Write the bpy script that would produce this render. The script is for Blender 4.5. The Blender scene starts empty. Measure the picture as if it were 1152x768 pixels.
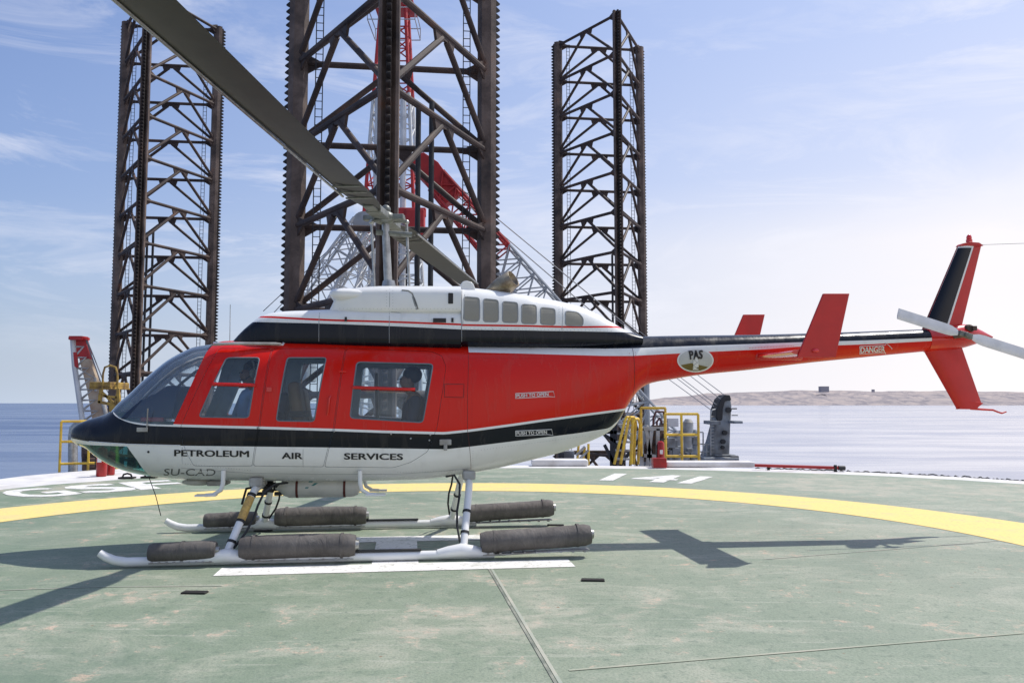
import bpy, bmesh, math, random
from mathutils import Vector, Matrix
from math import sin, cos, tan, pi, radians, sqrt, atan2
random.seed(7)
S = bpy.context.scene
COL = S.collection

# ------------------------------------------------------------------ view geometry (used to survey real positions)
FOC, CX, CY, PITCH, CAMH = 922.0, 576.0, 384.0, radians(4.28), 1.45
def ray(px, py):
    u = (px - CX) / FOC; v = (CY - py) / FOC
    return Vector((u, cos(PITCH) - v * sin(PITCH), sin(PITCH) + v * cos(PITCH)))
CAM = Vector((0, 0, CAMH))
def ground(px, py, z=0.0):
    r = ray(px, py); return CAM + r * ((z - CAMH) / r.z)
def at(px, py, depth):
    r = ray(px, py); return CAM + r * (depth / r.y)
YAW = radians(7.3); DIST = 8.73
HX = Vector((cos(YAW), sin(YAW), 0)); HY = Vector((-sin(YAW), cos(YAW), 0)); HO = HY * DIST
def hp(px, py, y=0.0):
    r = ray(px, py); p = CAM + r * ((DIST + y) / r.dot(HY))
    return p.dot(HX), p.z

# ------------------------------------------------------------------ small toolbox
class MB:
    def __init__(s): s.v = []; s.f = []
    def add(s, vs, fs):
        n = len(s.v); s.v += [tuple(v) for v in vs]; s.f += [tuple(i + n for i in f) for f in fs]; return s
    def box(s, c, size, rot=None):
        hx, hy, hz = size[0] / 2, size[1] / 2, size[2] / 2
        vs = [Vector((x, y, z)) for x in (-hx, hx) for y in (-hy, hy) for z in (-hz, hz)]
        if rot is not None: vs = [rot @ v for v in vs]
        vs = [v + Vector(c) for v in vs]
        return s.add(vs, [(0, 1, 3, 2), (4, 6, 7, 5), (0, 4, 5, 1), (2, 3, 7, 6), (0, 2, 6, 4), (1, 5, 7, 3)])
    def beam(s, a, b, w, h, up=Vector((0, 0, 1))):
        a = Vector(a); b = Vector(b); d = (b - a); L = d.length; d = d / L
        if abs(d.dot(up)) > .98: up = Vector((0, 1, 0))
        x = d.cross(up).normalized(); z = x.cross(d).normalized()
        m = Matrix((x, d, z)).transposed()
        return s.box((a + b) / 2, (w, L, h), m)
    def tube(s, a, b, r0, r1=None, n=10, cap=True):
        return s.path([a, b], [r0, r0 if r1 is None else r1], n, cap)
    def path(s, pts, r, n=10, cap=True, flat=1.0):
        pts = [Vector(p) for p in pts]
        if not hasattr(r, '__len__'): r = [r] * len(pts)
        ref = None; base = len(s.v)
        for i, p in enumerate(pts):
            if i == 0: d = pts[1] - p
            elif i == len(pts) - 1: d = p - pts[i - 1]
            else: d = (pts[i + 1] - p).normalized() + (p - pts[i - 1]).normalized()
            d.normalize()
            if ref is None:
                ref = Vector((0, 0, 1)) if abs(d.z) < .9 else Vector((0, 1, 0))
            x = d.cross(ref).normalized(); y = x.cross(d).normalized(); ref = y
            for k in range(n):
                a = 2 * pi * k / n
                s.v.append(tuple(p + (x * cos(a) + y * sin(a) * flat) * r[i]))
        m = len(pts)
        for i in range(m - 1):
            for k in range(n):
                k2 = (k + 1) % n
                s.f.append((base + i * n + k, base + i * n + k2, base + (i + 1) * n + k2, base + (i + 1) * n + k))
        if cap:
            s.f.append(tuple(base + k for k in range(n))[::-1]); s.f.append(tuple(base + (m - 1) * n + k for k in range(n)))
        return s
    def ball(s, c, r, nu=14, nv=9, sc=(1, 1, 1)):
        c = Vector(c); base = len(s.v)
        for j in range(1, nv):
            t = pi * j / nv
            for i in range(nu):
                a = 2 * pi * i / nu
                s.v.append((c.x + r * sc[0] * sin(t) * cos(a), c.y + r * sc[1] * sin(t) * sin(a), c.z + r * sc[2] * cos(t)))
        top = len(s.v); s.v.append((c.x, c.y, c.z + r * sc[2])); s.v.append((c.x, c.y, c.z - r * sc[2]))
        for j in range(nv - 2):
            for i in range(nu):
                i2 = (i + 1) % nu
                s.f.append((base + j * nu + i, base + (j + 1) * nu + i, base + (j + 1) * nu + i2, base + j * nu + i2))
        for i in range(nu):
            i2 = (i + 1) % nu
            s.f.append((top, base + i, base + i2)); s.f.append((top + 1, base + (nv - 2) * nu + i2, base + (nv - 2) * nu + i))
        return s
    def prism(s, poly, fn, t0, t1):
        """poly 2D; fn(u,v,t)->3D"""
        n = len(poly); b = len(s.v)
        for t in (t0, t1):
            for (u, v) in poly: s.v.append(tuple(fn(u, v, t)))
        s.f.append(tuple(b + i for i in range(n))[::-1]); s.f.append(tuple(b + n + i for i in range(n)))
        for i in range(n):
            j = (i + 1) % n
            s.f.append((b + i, b + j, b + n + j, b + n + i))
        return s
    def build(s, name, mat, parent=None, smooth=False, bevel=0, seg=2, fix=True):
        me = bpy.data.meshes.new(name); me.from_pydata(s.v, [], s.f); me.validate()
        if fix:
            bm = bmesh.new(); bm.from_mesh(me); bmesh.ops.recalc_face_normals(bm, faces=bm.faces); bm.to_mesh(me); bm.free()
        o = bpy.data.objects.new(name, me); COL.objects.link(o)
        if mat: me.materials.append(mat)
        if parent: o.parent = parent
        if smooth: shade(o)
        if bevel:
            m = o.modifiers.new('bevel', 'BEVEL'); m.width = bevel; m.segments = seg; m.limit_method = 'ANGLE'; m.angle_limit = radians(35)
        return o
def shade(o, ang=35):
    me = o.data
    bm = bmesh.new(); bm.from_mesh(me)
    for f in bm.faces: f.smooth = True
    for e in bm.edges:
        if len(e.link_faces) == 2 and e.calc_face_angle(0) > radians(ang): e.smooth = False
    bm.to_mesh(me); bm.free()
def tag(o, label=None, cat=None, group=None, kind=None):
    if label: o['label'] = label
    if cat: o['category'] = cat
    if group: o['group'] = group
    if kind: o['kind'] = kind
    return o
def empty(name, loc=(0, 0, 0), rz=0, **k):
    o = bpy.data.objects.new(name, None); COL.objects.link(o); o.location = loc; o.rotation_euler = (0, 0, rz); o.empty_display_size = .2
    return tag(o, **k)
def rnd_poly(P, r, seg=4):
    out = []; n = len(P)
    for i in range(n):
        p = Vector(P[i]); a = Vector(P[i - 1]); b = Vector(P[(i + 1) % n])
        ri = r[i] if hasattr(r, '__len__') else r
        if ri <= 0: out.append(tuple(p)); continue
        da = (a - p); db = (b - p)
        ra = min(ri, da.length * .45); rb = min(ri, db.length * .45)
        A = p + da.normalized() * ra; B = p + db.normalized() * rb
        for k in range(seg + 1):
            t = k / seg; out.append(tuple(A * (1 - t) ** 2 + p * 2 * t * (1 - t) + B * t * t))
    return out
def interp(tab):
    tab = sorted(tab); xs = [t[0] for t in tab]; ys = [t[1] for t in tab]; n = len(xs)
    d = [(ys[i + 1] - ys[i]) / (xs[i + 1] - xs[i]) for i in range(n - 1)]
    m = [d[0]] + [0 if d[i - 1] * d[i] <= 0 else 2 * d[i - 1] * d[i] / (d[i - 1] + d[i]) for i in range(1, n - 1)] + [d[-1]]
    def f(x):
        if x <= xs[0]: return ys[0]
        if x >= xs[-1]: return ys[-1]
        i = 0
        while x > xs[i + 1]: i += 1
        h = xs[i + 1] - xs[i]; t = (x - xs[i]) / h
        return ((1 + 2 * t) * (1 - t) ** 2 * ys[i] + t * (1 - t) ** 2 * h * m[i] + t * t * (3 - 2 * t) * ys[i + 1] + t * t * (t - 1) * h * m[i + 1])
    return f

# ------------------------------------------------------------------ materials
def nt(name):
    m = bpy.data.materials.new(name); m.use_nodes = True; t = m.node_tree; t.nodes.clear()
    out = t.nodes.new('ShaderNodeOutputMaterial'); b = t.nodes.new('ShaderNodeBsdfPrincipled'); t.links.new(b.outputs[0], out.inputs[0])
    return m, t, b, out
def N(t, typ, **k):
    n = t.nodes.new(typ)
    for a, v in k.items():
        if a.startswith('i_'):
            key = a[2:]; key = int(key) if key.isdigit() else key
            n.inputs[key].default_value = v
        else: setattr(n, a, v)
    return n
def rgba(c): return (c[0], c[1], c[2], 1)
def coords(t, scale=(1, 1, 1), world=False):
    if world:
        g = N(t, 'ShaderNodeNewGeometry'); src = g.outputs['Position']
    else:
        g = N(t, 'ShaderNodeTexCoord'); src = g.outputs['Object']
    mp = N(t, 'ShaderNodeMapping'); mp.inputs['Scale'].default_value = scale; t.links.new(src, mp.inputs[0]); return mp.outputs[0]
def noise(t, vec, scale, detail=4, rough=.55, dist=0):
    n = N(t, 'ShaderNodeTexNoise'); n.inputs['Scale'].default_value = scale; n.inputs['Detail'].default_value = detail
    n.inputs['Roughness'].default_value = rough; n.inputs['Distortion'].default_value = dist; t.links.new(vec, n.inputs['Vector']); return n.outputs['Fac']
def ramp(t, fac, stops):
    r = N(t, 'ShaderNodeValToRGB'); e = r.color_ramp.elements
    while len(e) < len(stops): e.new(.5)
    for i, (p, c) in enumerate(stops):
        e[i].position = p; e[i].color = rgba(c) if hasattr(c, '__len__') else (c, c, c, 1)
    t.links.new(fac, r.inputs[0]); return r.outputs[0]
def mixc(t, fac, a, b, mode='MIX'):
    m = N(t, 'ShaderNodeMix', data_type='RGBA', blend_type=mode)
    for inp, val in ((m.inputs[0], fac), (m.inputs[6], a), (m.inputs[7], b)):
        if hasattr(val, 'is_linked') or hasattr(val, 'links'): t.links.new(val, inp)
        elif hasattr(val, '__len__'): inp.default_value = rgba(val)
        else: inp.default_value = val
    return m.outputs[2]
def math_(t, op, a, b=None, clamp=False):
    m = N(t, 'ShaderNodeMath', operation=op, use_clamp=clamp)
    for i, v in enumerate((a, b)):
        if v is None: continue
        if hasattr(v, 'links'): t.links.new(v, m.inputs[i])
        else: m.inputs[i].default_value = v
    return m.outputs[0]
def bump(t, b, h, strength=.2, dist=.01):
    n = N(t, 'ShaderNodeBump'); n.inputs['Strength'].default_value = strength; n.inputs['Distance'].default_value = dist
    t.links.new(h, n.inputs['Height']); t.links.new(n.outputs[0], b.inputs['Normal'])
def simple(name, col, rough=.5, metal=0, var=.15, scale=6, col2=None, bmp=0, coat=0, spec=.5):
    m, t, b, o = nt(name); v = coords(t)
    f = noise(t, v, scale, 5)
    c2 = col2 if col2 else tuple(c * (1 - var) for c in col)
    r = ramp(t, f, [(.35, c2), (.62, col)])
    t.links.new(r, b.inputs['Base Color']); b.inputs['Roughness'].default_value = rough; b.inputs['Metallic'].default_value = metal
    b.inputs['Coat Weight'].default_value = coat; b.inputs['Coat Roughness'].default_value = .06; b.inputs['Specular IOR Level'].default_value = spec
    if bmp: bump(t, b, noise(t, v, scale * 8, 3), bmp, .01)
    return m
RED = (.62, .0105, .0035); BLACK = (.006, .008, .014); WHITE = (.78, .78, .76)
M = {}
M['red'] = simple('red_paint', RED, .22, coat=.4, var=.12, scale=2)
M['stab_red'] = simple('fin_red_paint', (.56, .012, .008), .4, var=.15, scale=3)
M['white'] = simple('white_paint', WHITE, .3, coat=.2, var=.08, scale=3)
M['black'] = simple('black_paint', BLACK, .25, coat=.05, var=.2, spec=.3)
M['decal_black'] = simple('black_lettering', (.012, .012, .014), .45)
M['decal_white'] = simple('white_lettering', (.75, .74, .72), .5, var=.1)
M['seam'] = simple('panel_seam_dark', (.10, .012, .01), .6)
M['seam_grey'] = simple('panel_seam_grey', (.30, .31, .32), .6)
M['scoop'] = simple('scoop_shade_lettering_grey', (.12, .125, .12), .6)  # dark grey for painted scoop shading, also colours the registration letters
M['rubber'] = simple('black_rubber', (.015, .015, .016), .6)
M['seal'] = simple('window_seal_grey', (.13, .17, .20), .5)
def float_material():
    m, t, b, o = nt('grey_float_cover_fabric'); v = coords(t); n = noise(t, v, 4, 6, .65, .4); w = noise(t, coords(t, (9, 4, 4)), 1.0, 5, .6, 1.6)
    c = ramp(t, n, [(.32, (.078, .070, .064)), (.55, (.122, .110, .101)), (.72, (.175, .158, .142))]); c = mixc(t, ramp(t, w, [(.35, .22), (.5, 0.0)]), c, (.04, .036, .034))
    t.links.new(c, b.inputs['Base Color']); b.inputs['Roughness'].default_value = .8; bump(t, b, math_(t, 'ADD', w, math_(t, 'MULTIPLY', n, .5)), .38, .03); return m
M['float'] = float_material()
M['steel'] = simple('bare_steel', (.42, .42, .40), .35, .8, var=.35, scale=14)
M['hub'] = simple('hub_alloy', (.19, .20, .18), .45, .3, var=.4, scale=20)
M['blade'] = simple('rotor_blade_dull', (.040, .040, .042), .5, var=.2)
M['tblade'] = simple('tail_rotor_pale', (.72, .71, .72), .45, var=.15)
M['exhaust'] = simple('heat_stained_exhaust', (.36, .31, .22), .38, .7, col2=(.16, .12, .08), scale=9)
M['yellowold'] = simple('faded_yellow_rust', (.42, .27, .05), .7, col2=(.14, .08, .03), scale=4, bmp=.2)
M['yellow'] = simple('yellow_safety_paint', (.80, .52, .04), .5, col2=(.55, .34, .05), scale=5, bmp=.2)
M['yellowband'] = simple('yellow_wrap', (.62, .40, .10), .55, col2=(.40, .25, .08), scale=25)
M['interior'] = simple('cabin_lining', (.36, .44, .50), .8, var=.2)
M['panel'] = simple('glareshield_navy', (.010, .028, .075), .7)
M['brown'] = simple('brown_seat_leather', (.20, .125, .06), .6, var=.3)
M['olive'] = simple('olive_seat_fabric', (.34, .25, .05), .8, var=.3)
M['blueseat'] = simple('blue_seat_fabric', (.035, .065, .12), .8)
M['skin'] = simple('skin', (.26, .14, .085), .5)
M['hair'] = simple('black_hair', (.008, .007, .007), .6)
M['shirt_blue'] = simple('pale_blue_shirt', (.20, .36, .60), .8, bmp=.1)
M['shirt_navy'] = simple('navy_shirt', (.020, .035, .075), .8, bmp=.1)
M['trouser'] = simple('dark_trousers', (.015, .017, .022), .85)
M['lampred'] = simple('red_lamp_glass', (.75, .015, .02), .12, coat=.6)
M['extred'] = simple('extinguisher_red', (.36, .010, .010), .3, var=.25)
M['grey'] = simple('grey_deck_machinery', (.25, .27, .28), .6, col2=(.12, .12, .12), scale=3, bmp=.3)
M['lgrey'] = simple('light_grey_steelwork', (.42, .43, .42), .55, col2=(.25, .23, .20), scale=4)
M['rustbrown'] = simple('rusty_brown_machinery', (.15, .09, .06), .8, col2=(.05, .035, .03), scale=5)
M['craneplate'] = simple('weathered_cream_plate', (.42, .34, .24), .7, col2=(.30, .20, .13), scale=2)
M['cranered'] = simple('crane_red_paint', (.45, .02, .02), .55, var=.3, scale=1)
M['cranewhite'] = simple('crane_white_paint', (.60, .61, .60), .55, var=.25, scale=1)
M['cranegrey'] = simple('crane_grey_paint', (.40, .42, .43), .55, var=.25, scale=1)
M['darkpipe'] = simple('dark_pipe', (.02, .02, .022), .6)
M['cable'] = simple('steel_cable', (.18, .18, .19), .5)
M['curb'] = simple('white_kerb_paint', (.72, .70, .68), .6, col2=(.55, .52, .48), scale=2)
M['olivebag'] = simple('teal_mark', (.05, .22, .22), .5)
M['strapred'] = simple('dark_red_strap', (.11, .025, .018), .6)
M['bottle'] = simple('cream_float_bottle', (.62, .61, .55), .35, var=.12)
M['blue'] = simple('blue_card', (.03, .12, .50), .5)
M['desert'] = simple('logo_olive', (.16, .115, .02), .5)
M['logo_sky'] = simple('logo_pale_grey', (.52, .52, .50), .5)
M['slot'] = simple('slot_dark_metal', (.02, .018, .015), .8)

def leg_material(name='rusty_dark_leg_steel', cols=((.018, .014, .013), (.045, .031, .026), (.078, .052, .040), (.15, .062, .034)), streak=(.085, .048, .034)):
    m, t, b, o = nt(name); v = coords(t, world=True)
    f = noise(t, v, .45, 8, .66, .4); f2 = noise(t, coords(t, (3, 3, .25), True), 1.0, 4, .6)
    c = ramp(t, f, [(.30, cols[0]), (.47, cols[1]), (.60, cols[2]), (.75, cols[3])])
    c = mixc(t, ramp(t, f2, [(.5, 0.0), (.75, .5)]), c, streak)
    t.links.new(c, b.inputs['Base Color']); b.inputs['Roughness'].default_value = .62; b.inputs['Specular IOR Level'].default_value = .3
    bump(t, b, noise(t, v, 12, 3), .25, .02); return m
M['leg'] = leg_material()
M['chord'] = leg_material('sunlit_brown_chord_plate', ((.030, .024, .022), (.095, .068, .054), (.16, .118, .095), (.21, .10, .055)), (.055, .033, .025))  # lighter leg colours, the sunlit tan is put into the base colour
M['rack'] = leg_material('near_black_rack', ((.010, .009, .009), (.018, .015, .014), (.035, .025, .021), (.07, .035, .022)), (.05, .028, .02))  # leg colours taken down to near black

def glass(name, tint, alpha_col=(.8, .86, .9), rough=.0, refl=1.0, dust_sheen=0.0):
    m, t, b, out = nt(name); t.nodes.remove(b)
    tr = N(t, 'ShaderNodeBsdfTransparent'); tr.inputs[0].default_value = rgba(tint)
    gl = N(t, 'ShaderNodeBsdfGlossy'); gl.inputs['Roughness'].default_value = .02; gl.inputs['Color'].default_value = rgba(alpha_col)
    fr = N(t, 'ShaderNodeFresnel'); fr.inputs[0].default_value = 1.5
    f = math_(t, 'MULTIPLY', fr.outputs[0], refl * 1.5, True)
    mx = N(t, 'ShaderNodeMixShader'); t.links.new(f, mx.inputs[0]); t.links.new(tr.outputs[0], mx.inputs[1]); t.links.new(gl.outputs[0], mx.inputs[2])
    last = mx.outputs[0]
    if dust_sheen > 0:   # dusty pale blue layer that also paints sky sheen onto the acrylic
        df = N(t, 'ShaderNodeBsdfDiffuse'); df.inputs[0].default_value = (.55, .66, .78, 1)
        tl = N(t, 'ShaderNodeBsdfTranslucent'); tl.inputs[0].default_value = (.55, .66, .78, 1)
        m1 = N(t, 'ShaderNodeMixShader'); m1.inputs[0].default_value = .5; t.links.new(df.outputs[0], m1.inputs[1]); t.links.new(tl.outputs[0], m1.inputs[2])
        n_ = noise(t, coords(t), 2.5, 5, .6); m2 = N(t, 'ShaderNodeMixShader'); t.links.new(ramp(t, n_, [(.3, dust_sheen * .7), (.7, dust_sheen * 1.3)]), m2.inputs[0])
        t.links.new(last, m2.inputs[1]); t.links.new(m1.outputs[0], m2.inputs[2]); last = m2.outputs[0]
    t.links.new(last, out.inputs[0]); return m
M['glass'] = glass('cabin_window_glass', (.84, .91, .94), refl=.7, dust_sheen=.07)
M['screen'] = glass('windscreen_glass', (.84, .91, .95), refl=1.0, dust_sheen=.15)
M['chin'] = glass('green_chin_glass', (.22, .50, .45), refl=1.0, dust_sheen=.05)

def vent_material():
    m, t, b, o = nt('vent_wire_mesh'); v = coords(t)
    w = N(t, 'ShaderNodeTexWave', wave_type='BANDS', bands_direction='X'); w.inputs['Scale'].default_value = 32; t.links.new(v, w.inputs[0])
    w2 = N(t, 'ShaderNodeTexWave', wave_type='BANDS', bands_direction='Z'); w2.inputs['Scale'].default_value = 32; t.links.new(v, w2.inputs[0])
    f = math_(t, 'MAXIMUM', w.outputs['Fac'], w2.outputs['Fac'])
    n = noise(t, v, 3, 3)
    c = mixc(t, f, (.10, .095, .07), mixc(t, n, (.36, .34, .30), (.28, .26, .20)))
    t.links.new(c, b.inputs['Base Color']); b.inputs['Roughness'].default_value = .5; return m
M['vent'] = vent_material()

# ------------------------------------------------------------------ helicopter body surfaces
class Surf:
    def __init__(s, top, bot, W, zm, ntp, nbt, x0, x1):
        s.top, s.bot, s.W, s.zm, s.nt, s.nb, s.x0, s.x1 = map(lambda a: a, (top, bot, W, zm, ntp, nbt, x0, x1))
    def half(s, x, z):
        x = min(max(x, s.x0), s.x1); W = s.W(x); zm = s.zm(x)
        if z >= zm: q = (z - zm) / max(1e-4, s.top(x) - zm); n = s.nt(x)
        else: q = (zm - z) / max(1e-4, zm - s.bot(x)); n = s.nb(x)
        q = min(q, .9995)
        return W * (1 - q ** n) ** (1 / n)
    def ring(s, x, m, inset=0.0):
        W = max(.004, s.W(x) - inset); zm = s.zm(x); zt = max(zm + .004, s.top(x) - inset); zb = min(zm - .004, s.bot(x) + inset); out = []
        for k in range(m):
            a = 2 * pi * k / m; c, sn = cos(a), sin(a); n = s.nt(x) if sn >= 0 else s.nb(x)
            y = W * abs(c) ** (2 / n) * (1 if c >= 0 else -1)
            z = zm + (zt - zm if sn >= 0 else zm - zb) * abs(sn) ** (2 / n) * (1 if sn >= 0 else -1)
            out.append((x, y, z))
        return out
    def loft(s, xs, m=64, inset=0.0, cap=True):
        mb = MB()
        for x in xs: mb.v += s.ring(x, m, inset)
        for i in range(len(xs) - 1):
            for k in range(m):
                k2 = (k + 1) % m
                mb.f.append((i * m + k, i * m + k2, (i + 1) * m + k2, (i + 1) * m + k))
        if cap:
            mb.f.append(tuple(range(m))[::-1]); mb.f.append(tuple((len(xs) - 1) * m + k for k in range(m)))
        return mb
    def side(s, px, py, off=0.0):
        """point on the near (camera) side under a surveyed photo position"""
        y = -s.W(min(max(hp(px, py, -.5)[0], s.x0), s.x1))
        for _ in range(12):
            x, z = hp(px, py, y); y = .5 * y + .5 * (-s.half(x, z))
        return Vector((x, -s.half(x, z) - off, z))
def T(pts, y0):
    return interp([hp(a, b, (y0 if not callable(y0) else y0(a))) for a, b in pts])
def spread(x0, x1, n, g=1.0): return [x0 + (x1 - x0) * (i / n) ** g for i in range(n + 1)]

XN = hp(80, 488)[0]; XB = hp(733, 400)[0]; XE = hp(1047, 380)[0]
W_body = interp([(XN, 0.01), (XN + .03, .09), (XN + .1, .165), (XN + .25, .27), (-2.85, .37), (-2.6, .46), (-2.3, .55), (-2.0, .61), (-1.6, .65), (-1.0, .665), (0, .665), (.5, .65), (1.0, .585), (1.5, .475), (2.0, .35), (2.4, .27), (XB, .225), (XE, .135)])
y0top = lambda a: 0 if a < 235 else -.22
top_body = T([(80, 486.5), (84, 480), (92, 475), (104, 470.5), (116, 467), (127, 462), (138, 450), (150, 439.5), (163, 427), (177, 414.5), (192, 403), (207, 395), (222, 389), (237, 384.5), (252, 382.3), (275, 382), (340, 382.5), (430, 385), (528, 387), (600, 385.5), (660, 382), (700, 379), (733, 376.5), (860, 374.6), (960, 371.8), (1047, 368.6)], y0top)
bot_body = T([(80, 489.5), (83, 497), (92, 507), (104, 516.5), (122, 526.5), (142, 533), (165, 537), (200, 539.5), (260, 541), (400, 541.5), (470, 540), (519, 534), (560, 527.5), (599, 518.5), (628, 510), (661.6, 498), (686, 486), (696, 475.5), (705, 460), (713, 447.5), (721, 438), (733, 431), (760, 426), (792, 421), (840, 416.3), (910, 408), (980, 401), (1047, 394.6)], lambda a: 0 if a < 90 else (-.2 if a < 600 else -.08))
zm_body = interp([(XN, hp(80, 488)[1]), (XN + .3, 1.10), (-2.5, 1.13), (-2.0, 1.18), (-1.2, 1.24), (.4, 1.25), (1.0, 1.36), (1.6, 1.52), (2.1, 1.72), (2.45, 1.86), (XB, 1.935), (XE, hp(1047, 381.6)[1])])
nt_body = interp([(XN, 2), (-2.6, 2.0), (-2.1, 2.3), (-1.8, 2.9), (-1.2, 3.3), (.6, 3.2), (1.6, 2.7), (2.2, 2.3), (XB, 2), (XE, 2)])
nb_body = interp([(XN, 2), (-2.6, 2.3), (-1.8, 2.9), (.4, 2.8), (1.2, 2.4), (XB, 2), (XE, 2)])
BODY = Surf(top_body, bot_body, W_body, zm_body, nt_body, nb_body, XN, XE)

def float_curve(t, xin, pts, x0, x1, z0, z1):
    """z = f(x) as a Float Curve; returns socket in metres"""
    mr = N(t, 'ShaderNodeMapRange', clamp=True); t.links.new(xin, mr.inputs[0]); mr.inputs[1].default_value = x0; mr.inputs[2].default_value = x1
    fc = N(t, 'ShaderNodeFloatCurve'); c = fc.mapping.curves[0]
    pts = sorted(pts)
    q = [((a - x0) / (x1 - x0), (b - z0) / (z1 - z0)) for a, b in pts]
    q = [(min(max(a, 0), 1), min(max(b, 0), 1)) for a, b in q]
    c.points[0].location = q[0]; c.points[1].location = q[-1]
    for p in q[1:-1]: c.points.new(*p)
    for p in c.points: p.handle_type = 'AUTO_CLAMPED' if len(q) < 6 else 'VECTOR'
    fc.mapping.update(); fc.inputs[0].default_value = 1.0
    t.links.new(mr.outputs[0], fc.inputs[1])
    m2 = N(t, 'ShaderNodeMapRange', clamp=False); t.links.new(fc.outputs[0], m2.inputs[0]); m2.inputs[3].default_value = z0; m2.inputs[4].default_value = z1
    return m2.outputs[0]
def side_pts(sf, pts):
    out = []
    for p in pts:
        v = sf.side(*p); out.append((v.x, v.z))
    return out
def above(t, z, c): return math_(t, 'GREATER_THAN', z, c)
def paint_finish(t, b, col, xyz_vec):
    n = noise(t, xyz_vec, 2.2, 5, .6)
    col = mixc(t, ramp(t, n, [(.48, 0.0), (.85, .10)]), col, mixc(t, .3, col, (.09, .08, .06)))
    k = N(t, 'ShaderNodeMapping'); k.inputs['Scale'].default_value = (5, 5, .8); t.links.new(xyz_vec, k.inputs[0]); g1_ = noise(t, k.outputs[0], 2.0, 5, .6, .3)
    col = mixc(t, ramp(t, g1_, [(.52, 0.0), (.72, .14)]), col, (.16, .14, .11))
    t.links.new(ramp(t, g1_, [(.35, .16), (.7, .34)]), b.inputs['Roughness']); t.links.new(col, b.inputs['Base Color'])
    b.inputs['Coat Weight'].default_value = .08; b.inputs['Coat Roughness'].default_value = .04; b.inputs['Specular IOR Level'].default_value = .22
    bump(t, b, noise(t, xyz_vec, 2.6, 2), .14, .03)
def body_paint():
    m, t, b, o = nt('helicopter_livery_paint'); tc = N(t, 'ShaderNodeTexCoord'); sp = N(t, 'ShaderNodeSeparateXYZ'); t.links.new(tc.outputs['Object'], sp.inputs[0])
    x, z = sp.outputs[0], sp.outputs[2]; R = (XN - .1, XE + .1, .4, 3.0)
    c1 = float_curve(t, x, side_pts(BODY, [(82, 493), (100, 496.5), (143, 499.5), (203, 501), (283, 502), (400, 503.5), (502, 505), (530, 502), (570, 497), (612, 491.8), (650, 487), (685, 481.5)]) + [(2.5, 1.45), (XE, 1.6)], *R)
    c2 = float_curve(t, x, [(XN - .05, 1.45), (hp(119, 460, -.3)[0], 1.42)] + side_pts(BODY, [(128, 466.5), (134, 470.5), (143, 474.5), (154, 477.2), (168, 478.8), (203, 480), (290, 482.3), (375, 484.8), (430, 486.8), (500, 488.5), (529, 485.5), (570, 480), (612, 474), (660, 467.5), (703, 461.5)]) + [(2.6, 1.5), (XE, 1.6)], *R)
    w1 = float_curve(t, x, side_pts(BODY, [(520, 396.5), (529, 396.2), (620, 398.5), (680, 400.2), (711.5, 400.2), (740, 398.7), (800, 395.5), (860, 392.8), (897, 389.8), (980, 387), (1046, 383.6)]), *R)
    w2 = float_curve(t, x, side_pts(BODY, [(520, 389.2), (529, 389.3), (620, 391.2), (680, 392), (711.5, 391.6), (740, 390.4), (800, 388.3), (860, 386.4), (897, 385), (980, 382.6), (1046, 380)]), *R)
    xa = math_(t, 'GREATER_THAN', x, hp(528.5, 392, -.6)[0])
    col = mixc(t, above(t, z, c1), WHITE, BLACK)
    col = mixc(t, above(t, z, c2), col, WHITE)
    col = mixc(t, above(t, z, math_(t, 'ADD', c2, .024)), col, RED)
    col = mixc(t, math_(t, 'MULTIPLY', xa, above(t, z, w1)), col, WHITE)
    col = mixc(t, math_(t, 'MULTIPLY', xa, above(t, z, w2)), col, BLACK)
    paint_finish(t, b, col, tc.outputs['Object']); return m
M['livery'] = body_paint()

# ------------------------------------------------------------------ HELICOPTER
heli = empty('helicopter', HO, YAW, label='red, black and white helicopter parked on skids on the green helideck', cat='helicopter')

def obj_from(mb, name='tmp'):
    return mb.build(name, None)
def boolean(o, cutter, op):
    md = o.modifiers.new('b', 'BOOLEAN'); md.operation = op; md.object = cutter; md.solver = 'EXACT'
    dg = bpy.context.evaluated_depsgraph_get(); ev = o.evaluated_get(dg); me = bpy.data.meshes.new_from_object(ev)
    o.modifiers.clear(); old = o.data; o.data = me; return o
def drop(o):
    me = o.data; bpy.data.objects.remove(o); bpy.data.meshes.remove(me)
def flat_prism(poly, y0, y1):
    return obj_from(MB().prism(poly, lambda u, v, t: (u, t, v), y0, y1))

# side-view openings surveyed on the near skin
def P2(pts, sf=BODY):
    return [tuple(sf.side(*p).xz) for p in pts]
WIN = {
    'front': (P2([(255, 402.4), (292.3, 402.4), (279.7, 469.7), (223.7, 468.8)]), .035),
    'middle': (P2([(323.3, 402.4), (367.2, 402.4), (353.3, 473.9), (310.7, 473.2)]), .03),
    'rear': (P2([(401.4, 407.2), (487.3, 409.5), (475.6, 475.2), (393.6, 469.9)]), .04)}
DOOR = {
    'front': P2([(247, 391.5), (306, 392), (291, 481), (284, 524), (218, 524), (206, 500), (203, 480)]),
    'middle': P2([(307, 392), (389, 391.5), (375, 482), (364, 525), (285, 524), (292, 481)]),
    'rear': P2([(390, 391.5), (485, 395), (497, 400), (502, 412), (492, 480), (481, 508), (462, 520), (442, 526), (365, 525), (376, 482)])}
screen_lo = P2([(127, 463.5), (131, 467.5), (137, 471), (146, 473.8), (158, 475.8), (172, 477), (194.5, 477.7)])
screen_back = P2([(194.5, 477.7), (205, 455), (216, 431), (226, 409), (233, 395)]) + [hp(238, 388, -.35), hp(239.5, 384.5, -.2)]
SCREEN = screen_lo + screen_back[1:] + [(screen_back[-1][0] + .01, 2.35), (-3.2, 2.3), (-3.15, screen_lo[0][1] + .012)]
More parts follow.
